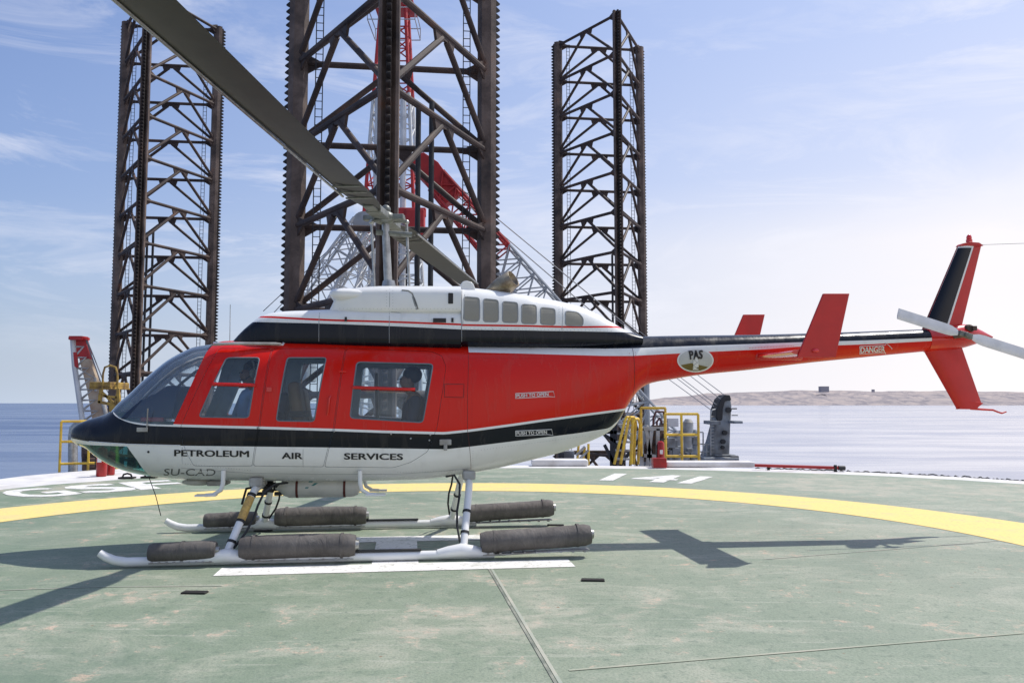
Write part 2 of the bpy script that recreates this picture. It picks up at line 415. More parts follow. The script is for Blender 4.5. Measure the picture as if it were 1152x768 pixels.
CHIN = P2([(86.5, 498.5), (100, 500.3), (143, 501.8), (154, 517)]) + [tuple(hp(166, 534.0, -.3))] + [hp(166, 541, -.2), hp(150, 538, -.2), hp(130, 533, -.2), hp(112, 525, -.2), hp(98, 516, -.16), hp(86, 506, -.1)]

xs_cab = spread(XN, XN + .5, 14, 1.8)[:-1] + spread(XN + .5, XB, 90)
shell = obj_from(BODY.loft(xs_cab, 96))
inner = obj_from(BODY.loft(spread(XN + .16, .75, 60), 80, inset=.03))
boolean(shell, inner, 'DIFFERENCE'); drop(inner)
for k, (poly, r) in WIN.items():
    c = flat_prism(rnd_poly(poly, r), -1.5, 1.5); boolean(shell, c, 'DIFFERENCE'); drop(c)
c = flat_prism(SCREEN, -1.5, 1.5); boolean(shell, c, 'DIFFERENCE'); drop(c)
for sd in (-1, 1):
    c = flat_prism(CHIN, sd * .02, sd * 1.5); boolean(shell, c, 'DIFFERENCE'); drop(c)
def scale_poly(poly, d):
    """inset a polygon by d"""
    n = len(poly); out = []
    area = sum(poly[i][0] * poly[(i + 1) % n][1] - poly[(i + 1) % n][0] * poly[i][1] for i in range(n)); sg = 1 if area > 0 else -1
    for i in range(n):
        p = Vector(poly[i]); a = Vector(poly[i - 1]); b = Vector(poly[(i + 1) % n])
        e1 = (p - a).normalized(); e2 = (b - p).normalized()
        n1 = Vector((-e1.y, e1.x)) * sg; n2 = Vector((-e2.y, e2.x)) * sg; nn = (n1 + n2)
        nn = nn.normalized() / max(.4, nn.normalized().dot(n1)); out.append(tuple(p + nn * d))
    return out
def finish_panel(o, name, parent, label=None):
    me = o.data; me.name = name; o.name = name; me.materials.clear(); me.materials.append(M['livery']); me.materials.append(M['interior'])
    for p in me.polygons:
        c = p.center; hy = BODY.half(c.x, c.z); p.material_index = 0
        if BODY.x0 + .05 < c.x < .8:
            nrm = Vector((0, c.y, c.z - zm_body(c.x)))
            if p.normal.dot(nrm) < -.001 and abs(c.y) < hy - .012 : p.material_index = 1
    bm = bmesh.new(); bm.from_mesh(me); bmesh.ops.remove_doubles(bm, verts=bm.verts, dist=.0002); bm.to_mesh(me); bm.free()
    shade(o, 28); o.parent = parent
    if label: o['label'] = label
    return o
doors = {}
for k in ('front', 'middle', 'rear'):
    for sd in (-1, 1):
        pin = rnd_poly(scale_poly(DOOR[k], .0035), .02, 3); pout = rnd_poly(DOOR[k], .02, 3)
        d = shell.copy(); d.data = shell.data.copy(); COL.objects.link(d)
        c = flat_prism(pin, sd * .22, sd * 1.5); boolean(d, c, 'INTERSECT'); drop(c)
        c = flat_prism(pout, sd * .22, sd * 1.5); boolean(shell, c, 'DIFFERENCE'); drop(c)
        doors[(k, sd)] = finish_panel(d, 'door', heli, {'front': 'front door with a split window and sloping front edge', 'middle': 'narrow middle door with one tall window', 'rear': 'wide rear door with a large window'}[k])
body = finish_panel(shell, 'fuselage', heli)

# glazing: surface patches set inside the thickness of the skin
def glass_patch(poly, name, mat, parent, side=-1, grow=.012, inset=.012, nx=26, nz=18):
    poly = scale_poly(poly, -grow); xs = [p[0] for p in poly]; zs = [p[1] for p in poly]
    bm = bmesh.new(); x0, x1, z0, z1 = min(xs), max(xs), min(zs), max(zs)
    vs = [[bm.verts.new((x0 + (x1 - x0) * i / nx, 0, z0 + (z1 - z0) * j / nz)) for j in range(nz + 1)] for i in range(nx + 1)]
    for i in range(nx):
        for j in range(nz): bm.faces.new((vs[i][j], vs[i + 1][j], vs[i + 1][j + 1], vs[i][j + 1]))
    n = len(poly)
    area = sum(poly[i][0] * poly[(i + 1) % n][1] - poly[(i + 1) % n][0] * poly[i][1] for i in range(n)); sg = 1 if area > 0 else -1
    for i in range(n):
        a = Vector(poly[i]); b2 = Vector(poly[(i + 1) % n]); e = b2 - a
        if e.length < 1e-5: continue
        no = Vector((e.y, 0, -e.x)) * sg
        bmesh.ops.bisect_plane(bm, geom=bm.verts[:] + bm.edges[:] + bm.faces[:], plane_co=(a.x, 0, a.y), plane_no=no, clear_outer=True)
    for v in bm.verts:
        v.co.z = max(v.co.z, BODY.bot(v.co.x) + .006); v.co.y = side * max(.0, BODY.half(v.co.x, v.co.z) - inset)
    me = bpy.data.meshes.new(name); bm.to_mesh(me); bm.free(); me.materials.append(mat)
    o = bpy.data.objects.new(name, me); COL.objects.link(o); o.parent = parent; shade(o, 60); return o
def surf_path(poly, sf, off, side=-1, closed=True, step=.05):
    out = []; n = len(poly); rng = range(n if closed else n - 1)
    for i in rng:
        a = Vector(poly[i]); b2 = Vector(poly[(i + 1) % n]); m = max(1, int((b2 - a).length / step))
        for k in range(m):
            q = a.lerp(b2, k / m); out.append(Vector((q.x, side * (sf.half(q.x, q.y) + off), q.y)))
    q = poly[0] if closed else poly[-1]; out.append(Vector((q[0], side * (sf.half(*q) + off), q[1])))
    return out
for k, (poly, r) in WIN.items():
    for sd in (-1, 1):
        rp = rnd_poly(poly, r)
        w = glass_patch(poly, 'window', M['glass'], doors[(k, sd)], sd)
        MB().path(surf_path(rp, BODY, -.004, sd), .0075, 6).build('window_seal', M['seal'], doors[(k, sd)], True)
for k, pts in (('front', [(239.5, 432), (288, 433.2)]), ('rear', [(396, 435.6), (467, 438.0)])):
    for sd in (-1, 1):
        q = [tuple(BODY.side(*p).xz) for p in pts]; pp = surf_path(q, BODY, .003, sd, False)
        MB().path(pp, .017 if k == 'front' else .016, 8, flat=1.0).build('window_bar', M['red'], doors[(k, sd)], True)
for sd in (-1, 1):
    glass_patch(CHIN, 'chin_window', M['chin'], heli, sd, .01, .012)
# windscreen: wraps over the nose
xs = spread(hp(122, 468)[0], hp(243, 386)[0], 44)
bmw = bmesh.new(); rings = []
for x in xs: rings.append([bmw.verts.new(v) for v in BODY.ring(x, 96, .010)])
bmw.verts.ensure_lookup_table()
lo = interp([(p[0], p[1]) for p in screen_lo] + [(screen_lo[-1][0] + .01 * i, screen_lo[-1][1]) for i in range(1, 3)])
sb = sorted([(p[1], p[0]) for p in screen_back]); bk = interp(sb)
for i in range(len(xs) - 1):
    for k in range(96):
        q = (rings[i][k], rings[i][(k + 1) % 96], rings[i + 1][(k + 1) % 96], rings[i + 1][k])
        cx_ = sum(v.co.x for v in q) / 4; cz_ = sum(v.co.z for v in q) / 4
        if cz_ > lo(cx_) - .022 and cx_ < bk(cz_) + .03: bmw.faces.new(q)
bmesh.ops.delete(bmw, geom=[v for v in bmw.verts if not v.link_faces], context='VERTS')
me = bpy.data.meshes.new('windscreen'); bmw.to_mesh(me); bmw.free(); me.materials.append(M['screen'])
ws = bpy.data.objects.new('windscreen', me); COL.objects.link(ws); ws.parent = heli; shade(ws, 70)
post = [Vector((x, 0, top_body(x) - .035)) for x in spread(hp(127, 465)[0], hp(243, 385)[0], 26)]
MB().path(post, .022, 8).build('windscreen_post', M['lgrey'], ws, True)
# side frame of the windscreen above the side pane
for sd in (-1, 1):
    fr = []
    for (a, b2) in [(150, 457), (165, 441), (180, 427), (195, 415), (210, 407), (222, 402.5), (232, 402)]:
        x, z = hp(a, b2, -.45); fr.append(Vector((x, sd * (BODY.half(x, z) - .03), z)))
    MB().path(fr, .016, 8).build('windscreen_frame', M['lgrey'], ws, True)

# tail boom
boom = BODY.loft(spread(XB - .02, XE, 40), 48).build('tail_boom', M['livery'], heli, True)
ring_f = lambda x, r: MB().path([(x - .004, 0, zm_body(x)), (x + .004, 0, zm_body(x))], r, 32)

# ---- cowlings
def band_paint(name, low, top, redl, sf):
    m, t, b, o = nt(name); tc = N(t, 'ShaderNodeTexCoord'); sp = N(t, 'ShaderNodeSeparateXYZ'); t.links.new(tc.outputs['Object'], sp.inputs[0])
    x, z = sp.outputs[0], sp.outputs[2]
    c = float_curve(t, x, side_pts(sf, top), -2.2, 2.8, 1.8, 3.0); r = float_curve(t, x, side_pts(sf, redl), -2.2, 2.8, 1.8, 3.0)
    col = mixc(t, above(t, z, c), BLACK, WHITE)
    inred = math_(t, 'MULTIPLY', above(t, z, r), math_(t, 'LESS_THAN', z, math_(t, 'ADD', r, .020)))
    col = mixc(t, inred, col, RED); paint_finish(t, b, col, tc.outputs['Object']); return m
c0 = hp(262, 383, -.2)[0]; c1 = hp(518.5, 350, -.4)[0]; c2x = hp(723, 377, -.2)[0]
FC = Surf(T([(261, 383.5), (266, 378), (276, 368.5), (286, 360.5), (296, 354), (313, 350.4), (340, 349), (375, 348), (518, 348)], -.2),
          T([(261, 392), (518, 397)], -.2), interp([(c0, .22), (c0 + .12, .30), (c0 + .5, .40), (c0 + 1.2, .44), (c1, .45)]),
          T([(261, 387), (280, 380), (300, 376), (518, 376)], -.3), interp([(-3, 4.0), (3, 4.5)]), interp([(-3, 4), (3, 4)]), c0, c1)
fc_m = band_paint('forward_cowling_paint', None, [(262, 362.2), (286, 362.2), (359, 363.8), (437, 366.6), (518, 370.4)], [(262, 358.6), (286, 359.4), (359, 360.6), (437, 363), (518, 366)], FC)
fwd = FC.loft(spread(c0, c1, 40, 1.3), 64).build('forward_cowling', fc_m, heli, True)
EC = Surf(T([(518, 321.5), (560, 326.6), (600, 332.6), (629, 337.6), (650, 342), (668, 348.5), (690, 360.5), (708, 370.5), (723, 375.6)], -.2),
          T([(518, 392), (600, 393), (660, 392), (700, 389.5), (723, 388)], -.35), interp([(c1, .45), (c1 + .7, .435), (1.4, .40), (1.8, .35), (2.2, .285), (c2x, .22)]),
          T([(518, 378), (600, 379), (700, 381), (723, 382)], -.3), interp([(-3, 4.0), (1.4, 3.8), (2.1, 2.6), (3, 2.0)]), interp([(-3, 4), (1.6, 3), (3, 2)]), c1, c2x)
ec_m = band_paint('engine_cowling_paint', None, [(518, 370.6), (560, 371.2), (640, 372.4), (708, 373.8), (723, 374)], [(518, 366.6), (560, 367.2), (640, 368.8), (708, 370.8), (723, 371.5)], EC)
eng = EC.loft(spread(c1 + .004, c2x, 44), 64).build('engine_cowling', ec_m, heli, True)
xf0, xf1 = hp(369.5, 350, -.3)[0], c1
FR = Surf(T([(369.5, 350.5), (372, 345.5), (375, 339), (379, 329.5), (390, 323.8), (438, 320.9), (518, 321.5)], -.25), T([(369, 353), (518, 354)], -.4),
          interp([(xf0, .30), (xf0 + .06, .33), (xf0 + .25, .395), (xf0 + .6, .43), (c1, .452)]), T([(369, 350), (376, 343), (390, 338), (518, 340)], -.4), interp([(-3, 3.2), (3, 4.2)]), interp([(-3, 6), (3, 6)]), xf0, xf1)
fair = FR.loft(spread(xf0, xf1, 36, 1.6), 64).build('intake_fairing', M['white'], heli, True)
xl0 = hp(370.8, 330, -.3)[0]
LP = Surf(T([(370.8, 330), (372.5, 326.6), (378, 324.2), (392, 323.3), (412, 326)], -.25), T([(370.8, 331), (372.5, 334.5), (376, 337.5), (386, 339.5), (412, 338)], -.4),
          interp([(xl0, .34), (xl0 + .03, .40), (xl0 + .10, .43), (xl0 + .2, .42), (hp(412, 330, -.3)[0], .395)]), T([(370, 330.5), (380, 331), (412, 331)], -.4), interp([(-3, 3.0), (3, 3.0)]), interp([(-3, 3), (3, 3)]), xl0, hp(412, 330, -.3)[0])
LP.loft(spread(xl0, LP.x1, 18, 1.8), 64).build('intake_lip', M['white'], fair, True)
# vents
vents = [[(522, 333.5), (539.5, 335), (539.5, 361.2), (522, 360.3)], [(543.8, 335.8), (560.7, 337.5), (560.7, 362), (543.8, 361.8)], [(565.3, 338.8), (582.5, 340.3), (582.5, 362.9), (565.3, 362.5)], [(586.8, 342), (603.4, 343.3), (603.4, 364.2), (586.8, 363.8)], [(608, 345.5), (624.5, 347.3), (624.5, 365.5), (608, 364.6)], [(636, 349.6), (650, 351.2), (656.5, 358), (655.5, 366.8), (636, 366)]]
def panel_on(sf, pxpoly, name, mat, parent, off=.004, r=.02, n=6, smooth=True):
    """thin plate hugging a surface, outline given by surveyed positions"""
    pl = rnd_poly([tuple(sf.side(*p).xz) for p in pxpoly], r, 3) if r > 0 else [tuple(sf.side(*p).xz) for p in pxpoly]
    bm = bmesh.new(); xs = [p[0] for p in pl]; zs = [p[1] for p in pl]; x0, x1, z0, z1 = min(xs), max(xs), min(zs), max(zs)
    vs = [[bm.verts.new((x0 + (x1 - x0) * i / n, 0, z0 + (z1 - z0) * j / n)) for j in range(n + 1)] for i in range(n + 1)]
    for i in range(n):
        for j in range(n): bm.faces.new((vs[i][j], vs[i + 1][j], vs[i + 1][j + 1], vs[i][j + 1]))
    m = len(pl); area = sum(pl[i][0] * pl[(i + 1) % m][1] - pl[(i + 1) % m][0] * pl[i][1] for i in range(m)); sg = 1 if area > 0 else -1
    for i in range(m):
        a = Vector(pl[i]); b2 = Vector(pl[(i + 1) % m]); e = b2 - a
        if e.length < 1e-5: continue
        bmesh.ops.bisect_plane(bm, geom=bm.verts[:] + bm.edges[:] + bm.faces[:], plane_co=(a.x, 0, a.y), plane_no=Vector((e.y, 0, -e.x)) * sg, clear_outer=True)
    for v in bm.verts: v.co.y = -(sf.half(v.co.x, v.co.z) + off)
    me = bpy.data.meshes.new(name); bm.to_mesh(me); bm.free(); me.materials.append(mat)
    o = bpy.data.objects.new(name, me); COL.objects.link(o); o.parent = parent; return o
for v in vents:
    p = panel_on(EC, v, 'vent_screen', M['vent'], eng, .003, .03)
    MB().path(surf_path(rnd_poly([tuple(EC.side(*q).xz) for q in v], .03, 3), EC, .001), .006, 6).build('vent_frame', M['seam_grey'], eng, True)
def seam(sf, pts, mat, parent, r=.003, off=0, name='panel_seam'):
    q = [tuple(sf.side(*p).xz) for p in pts]; return MB().path(surf_path(q, sf, off, -1, False, .04), r, 5).build(name, mat, parent)
seam(FR, [(452, 326.6), (459, 327.2), (463.5, 330), (466.5, 337), (470, 347), (473.3, 356), (471.5, 358.6), (467, 358)], M['scoop'], fair, .010, -.004, 'scoop_shade_line')  # dark and grey strips paint recess shading onto the unrecessed fairing
seam(FR, [(464, 333), (467, 343), (470, 353), (469, 357)], M['seam_grey'], fair, .010, -.006, 'scoop_shade')
seam(FR, [(469, 345), (466, 352), (455, 352), (440, 350.5)], M['seam_grey'], fair, .003)
seam(EC, [(519.5, 324), (519, 350), (519, 389)], M['seam_grey'], eng, .004)
seam(EC, [(632, 340), (632, 371)], M['seam_grey'], eng)
seam(EC, [(523, 331), (520.5, 366)], M['seam_grey'], eng)
seam(FC, [(359.5, 352), (359, 388)], M['seam_grey'], fwd)
seam(FC, [(438, 352), (438, 390)], M['seam_grey'], fwd)
seam(FR, [(438.5, 325), (438.3, 350)], M['seam_grey'], fair, .0025)
# drain slot, latch, black grille
x_, z_ = hp(507, 335.5, -.45); MB().box((x_, -.452, z_), (.05, .012, .11)).build('latch', M['rubber'], fair, False, .01)
x_, z_ = hp(494.5, 360.3, -.45); MB().box((x_, -.452, z_), (.13, .012, .042)).build('cooling_slot', M['rubber'], fwd)
for (a, b2) in ((389, 359), (509, 360)):
    x_, z_ = hp(a, b2, -.45); MB().box((x_, -.452, z_), (.022, .012, .045)).build('fastener', M['rubber'], fwd)
x_, z_ = hp(526, 324, -.25)
MB().prism(rnd_poly([(x_ - .09, z_ - .04), (x_ - .07, z_ + .05), (x_ - .02, z_ + .07), (x_ + .05, z_ + .05), (x_ + .09, z_ - .05)], .03), lambda u, v, t: (u, t, v), -.32, -.20).build('tie_down_fairing', M['white'], eng, True, .015, 3)
# exhausts
for sd in (-1, 1):
    p0 = hp(553, 331, -.15); p1 = hp(566, 321, -.2); p2 = hp(578, 314, -.25)
    ex = MB().path([(p0[0], sd * .12, p0[1] - .02), (p1[0], sd * .17, p1[1]), (p2[0], sd * .24, p2[1] + .01)], [.10, .105, .095], 18, cap=False).build('exhaust', M['exhaust'], eng, True)
    md = ex.modifiers.new('s', 'SOLIDIFY'); md.thickness = .006
    MB().tube((p1[0] + .03, sd * .18, p1[1] + .01), (p1[0] + .05, sd * .19, p1[1] + .02), .088, n=18).build('exhaust_core', M['rubber'], ex, True)
# roof strip
rs = [hp(a, 383.5, -.4)[0] for a in (238, 318)]
for sd in (-1, 1):
    pts = [Vector((x, sd * (.475 - .05 * max(0, (rs[0] + .25 - x) / .25)), top_body(x) - .058)) for x in spread(rs[0], rs[1], 12)]
    MB().path(pts, [.006] + [.019] * 11 + [.010], 8, flat=.8).build('roof_trim', M['lgrey'], heli, True)
# seams on the body
seam(BODY, [(240.5, 385.6), (250, 386.6), (290, 387.6), (318, 388.2), (319, 386)], M['white'], body, .012, name='white_edge_line')
seam(BODY, [(527, 397), (526, 440), (526, 484), (528, 533)], M['seam'], body, .0022)
seam(BODY, [(500, 432), (522, 432), (521.5, 447), (500, 446.5), (500, 432)], M['seam'], body, .003)
seam(BODY, [(711.5, 392), (712, 445)], M['seam'], body, .003)
seam(BODY, [(100, 496.4), (143, 499.4), (203, 500.9)], M['white'], body, .005)
for d in (('front', [(292, 440), (295, 440)]), ('rear', [(383, 417), (388, 417.3)])):
    pass
def little(sf, px, py, size, mat, name, parent, off=.01):
    v = sf.side(px, py); return MB().box((v.x, v.y - off, v.z), size).build(name, mat, parent, False, .004)
little(BODY, 385.5, 418, (.07, .02, .012), M['red'], 'handle', doors[('rear', -1)])
little(BODY, 303, 438, (.05, .02, .05), M['red'], 'handle', doors[('front', -1)])
hh = BODY.side(372, 456); MB().path([hh + Vector((0, -.004, .09)), hh + Vector((-.012, -.018, .07)), hh + Vector((-.02, -.018, -.06)), hh + Vector((-.03, -.004, -.09))], .010, 8).build('handle', M['red'], doors[('rear', -1)], True)
for (a, b2) in ((502, 499), (502, 504.5)):
    v = BODY.side(a, b2)
v = BODY.side(501, 497); st_ = MB().box((v.x, v.y - .02, v.z), (.115, .035, .055)).box((v.x, v.y - .03, v.z - .05), (.035, .03, .06)).build('tie_down_ring', M['lgrey'], body, False, .006)
v = BODY.side(161, 483); MB().box((v.x, v.y - .015, v.z), (.10, .03, .04)).tube((v.x + .04, v.y - .02, v.z), (v.x + .045, v.y - .03, v.z + .20), .006).build('temperature_probe', M['lgrey'], body, False, .005)
v = BODY.side(167, 508); MB().ball((v.x, v.y, v.z), .012).build('static_port', M['rubber'], body, True)
for (a, b2) in ((290, 403 + 78), (376, 485), (440, 528 - 40), (462, 493), (483, 495), (484, 489)):
    v = BODY.side(a, b2); MB().ball((v.x, v.y - .002, v.z), .010, 8, 6).build('fastener', M['steel'], body, True)
# rivets on the red aft skin
rb = MB()
for i in range(40):
    v = BODY.side(529 + i * 2.2, 402.5 + i * .02); rb.ball((v.x, v.y, v.z), .0045, 6, 4)
for i in range(30):
    v = BODY.side(843 + i * 1.7, 391.2 - i * .08); rb.ball((v.x, v.y, v.z), .0042, 6, 4)
rb.build('rivet_row', M['red'], body, True)
def rivets(sf, a, b_, n, mat, parent, r=.0042):
    mb_ = MB()
    for i in range(n):
        k = (i + .5) / n; v = sf.side(a[0] + (b_[0] - a[0]) * k, a[1] + (b_[1] - a[1]) * k); mb_.ball((v.x, v.y, v.z), r, 6, 4)
    return mb_.build('rivet_row', mat, parent, True)
for a, b_, n_ in (((531, 405), (531, 480), 24), ((523, 405), (523, 480), 24), ((715, 395), (716, 440), 16), ((708, 396), (709, 450), 18), ((536, 480), (690, 460), 44), ((505, 400), (505, 480), 22)):
    rivets(BODY, a, b_, n_, M['red'], body)
for a, b_, n_ in (((204, 521), (283, 529), 26), ((446, 531), (520, 529), 24), ((532, 506), (532, 526), 8), ((540, 506), (660, 490), 36)):
    rivets(BODY, a, b_, n_, M['seam_grey'], body, .0032)
for a, b_, n_ in (((523, 386), (700, 386.5), 46), ((740, 381), (880, 378.5), 40), ((900, 378), (1030, 375.2), 34)):
    rivets(BODY if a[0] > 720 else EC, a, b_, n_, M['black'], body, .004)
rivets(EC, (523, 369.3), (690, 372), 40, M['seam_grey'], eng, .003); rivets(EC, (629, 343), (629, 368), 8, M['seam_grey'], eng, .003); rivets(EC, (636, 343), (636, 347), 2, M['seam_grey'], eng, .003)
rivets(FC, (300, 383.5), (515, 389), 50, M['black'], fwd, .004); rivets(FR, (380, 347), (516, 347.5), 32, M['seam_grey'], fair, .003); rivets(FR, (435, 325), (435, 346), 6, M['seam_grey'], fair, .003); rivets(FR, (442, 325), (442, 346), 6, M['seam_grey'], fair, .003)
seam(BODY, [(204, 526), (283, 532), (365, 533), (445, 533), (526, 527)], M['seam_grey'], body, .0022)
seam(BODY, [(341, 505), (341, 525)], M['seam_grey'], doors[('middle', -1)], .002); seam(BODY, [(423, 534), (423, 540)], M['seam_grey'], body, .002)
seam(BODY, [(205, 503), (205, 520)], M['seam_grey'], body, .0018)
# antenna wires
def wire(pts, r, mat, parent, name='antenna'): return MB().path(pts, r, 6).build(name, mat, parent)
x_, z_ = hp(258.5, 382, -.1); wire([(x_, -.1, z_ - .02), (x_ - .004, -.1, z_ + .36)], .0035, M['steel'], heli, 'whip_antenna')
a = hp(167, 535, -.1); b2 = hp(181, 580, -.1); wire([(a[0], -.1, a[1]), ((a[0] + b2[0]) / 2 + .01, -.1, (a[1] + b2[1]) / 2), (b2[0], -.1, b2[1])], .004, M['rubber'], heli, 'whip_antenna')
x_, z_ = hp(224, 541, -.05); MB().ball((x_, -.05, z_ - .005), .17, 20, 8, (1, .8, .22)).build('belly_antenna', M['bottle'], heli, True)

# ---- lettering
def text_mesh(s, bold=.0, space=1.0):
    cu = bpy.data.curves.new('lettering', 'FONT'); cu.body = s; cu.resolution_u = 3; cu.space_character = space
    o = bpy.data.objects.new('lettering', cu); COL.objects.link(o)
    dg = bpy.context.evaluated_depsgraph_get(); me = bpy.data.meshes.new_from_object(o.evaluated_get(dg)); bpy.data.objects.remove(o); bpy.data.curves.remove(cu)
    bm = bmesh.new(); bm.from_mesh(me)
    bmesh.ops.triangulate(bm, faces=bm.faces); bm.to_mesh(me); bm.free()
    if bold > .008:   # heavier strokes: shifted copies, each a hair above the last
        bmm = bmesh.new()
        for i_, (du, dv) in enumerate(((-bold, -bold * .5), (bold, -bold * .5), (-bold, bold * .5), (bold, bold * .5), (0, 0), (-bold * .5, 0), (bold * .5, 0))):
            n0 = len(bmm.verts); bmm.from_mesh(me); bmm.verts.ensure_lookup_table()
            for v in bmm.verts[n0:]: v.co.x += du; v.co.y += dv; v.co.z = i_ * .0005
        bmm.to_mesh(me); bmm.free()
    xs = [v.co.x for v in me.vertices]; ys = [v.co.y for v in me.vertices]
    return me, (min(xs), max(xs), min(ys), max(ys))
def letter(s, quad, sf, mat, parent, bold=.03, off=.004, name='lettering', space=1.0):
    """quad: TL, TR, BR, BL"""
    me, (x0, x1, y0, y1) = text_mesh(s, bold, space)
    for v in me.vertices:
        u = (v.co.x - x0) / (x1 - x0); w = (v.co.y - y0) / (y1 - y0)
        tp = Vector(quad[0]).lerp(Vector(quad[1]), u); bt = Vector(quad[3]).lerp(Vector(quad[2]), u); q = bt.lerp(tp, w)
        p = sf.side(q.x, q.y); v.co = (p.x, p.y - off - v.co.z, p.z)
    me.materials.clear(); me.materials.append(mat); o = bpy.data.objects.new(name, me); COL.objects.link(o); o.parent = parent; return o
letter('PETROLEUM', [(196, 505.6), (280.3, 506.8), (280.3, 514), (196, 512.9)], BODY, M['decal_black'], body, .026)
letter('AIR', [(317, 508.8), (340.5, 509.2), (340.5, 516.2), (317, 515.8)], BODY, M['decal_black'], body, .026)
letter('SERVICES', [(387, 509.4), (453.5, 510.2), (453.5, 517.2), (387, 516.6)], BODY, M['decal_black'], body, .026)
letter('SU-CAD', [(185, 527), (243, 527.3), (242, 535), (184, 534.6)], BODY, M['scoop'], body, .004)
def boxed(s, x0, x1, y0, y1, slope, mat, arrow=False):
    f = lambda x, y: (x, y + slope * (x - x0))
    w = x1 - x0; e = x0 + w * (.86 if not arrow else .80)
    out = [f(x0, y0), f(e, y0), f(e, y0 - 2.6), f(x1, (y0 + y1) / 2), f(e, y1 + 2.4), f(e, y1), f(x0, y1), f(x0, y0)] if arrow else [f(x0, y0), f(e, y0), f(x1 - 1.5, y0), f(x1, y1 + .8), f(e, y1), f(x0, y1), f(x0, y0)]
    seam(BODY, out, mat, body, .0035, .003, 'marking_outline')
    letter(s, [f(x0 + .9, y0 + .9), f(e - .9, y0 + .9), f(e - .9, y1 - .9), f(x0 + .9, y1 - .9)], BODY, mat, body, .03)
boxed('PUSH TO OPEN', 580, 624, 442.5, 448, -.055, M['decal_white'])
boxed('PUSH TO OPEN', 580, 622, 484.6, 490.2, -.045, M['decal_white'])
boxed('DANGER', 967, 1003.5, 389.6, 398.2, -.05, M['decal_white'], True)
# operator roundel
def ell(cx_, cy_, rx, ry, a0=0, a1=360, n=36): return [(cx_ + rx * cos(radians(a0 + (a1 - a0) * i / n)), cy_ - ry * sin(radians(a0 + (a1 - a0) * i / n))) for i in range(n)]
lg = panel_on(BODY, ell(782.2, 405.2, 20.5, 13.6), 'roundel', M['decal_white'], body, .004, 0, 14)
panel_on(BODY, ell(782.2, 405.2, 18.8, 12.0), 'roundel_sky', M['logo_sky'], lg, .006, 0, 12)
panel_on(BODY, [(763.8, 407.6), (770, 406.6), (777, 408.2), (787, 406.4), (795, 404.8), (800.6, 404.6)] + ell(782.2, 405.2, 18.6, 12.0, -5, -172, 20), 'roundel_desert', M['desert'], lg, .008, 0, 12)
panel_on(BODY, [(779.6, 402), (784.6, 402), (785.4, 416), (779, 416)], 'roundel_tower', M['decal_white'], lg, .010, 0, 3)
seam(BODY, [(779.6, 404), (784.6, 408), (779.4, 411), (785, 415)], M['seal'], lg, .002, .0115)
letter('PAS', [(774, 394.3), (790.5, 393.6), (790, 403.6), (776, 404.6)], BODY, M['decal_black'], lg, .045, .013)

# ---- fins
def airfoil_plate(root, tipp, name, mat, parent, th=.09, tht=.05):
    """root/tip = (LE, TE) points in (x,z); symmetric thin section in y"""
    mb = MB(); prof = [(0, 0), (.03, .4), (.12, .8), (.3, 1), (.6, .75), (.85, .35), (1, .06)]
    lp = [(u, t) for u, t in prof] + [(u, -t) for u, t in prof[::-1][:-1]]
    secs = []
    n = 8
    for i in range(n + 1):
        k = i / n; le = Vector(root[0]).lerp(Vector(tipp[0]), k); te = Vector(root[1]).lerp(Vector(tipp[1]), k); t = (th * (1 - k) + tht * k) / 2
        secs.append([(le.x + (te.x - le.x) * u, t * w, le.y + (te.y - le.y) * u) for u, w in lp])
    m = len(lp)
    for s_ in secs: mb.v += s_
    for i in range(n):
        for k in range(m): mb.f.append((i * m + k, i * m + (k + 1) % m, (i + 1) * m + (k + 1) % m, (i + 1) * m + k))
    mb.f.append(tuple(range(m))[::-1]); mb.f.append(tuple(n * m + k for k in range(m)))
    return mb.build(name, mat, parent, True)
h = lambda a, b2, y=0: hp(a, b2, y)
uf = airfoil_plate((h(1038.9, 369.5), h(1082, 366)), (h(1077.5, 276.5), h(1103.5, 277.5)), 'upper_fin', M['stab_red'], heli, .12, .08)
lf = airfoil_plate((h(1038.9, 394), h(1081, 388)), (h(1076.4, 460.3), h(1104, 453.5)), 'lower_fin', M['stab_red'], heli, .12, .07)
MB().prism(rnd_poly([h(1077.3, 277.3), h(1080, 274.6), h(1088, 272.8), h(1099, 273.6), h(1104, 277.4)], .015), lambda u, v, t: (u, t, v), -.045, .045).build('fin_cap', M['stab_red'], uf, True, .01)
MB().prism(rnd_poly([h(1076.4, 460), h(1096.7, 460.3), h(1099, 457.5), h(1104.6, 453.2), h(1085, 450)], .01), lambda u, v, t: (u, t, v), -.03, .03).build('fin_cap', M['stab_red'], lf, True, .008)
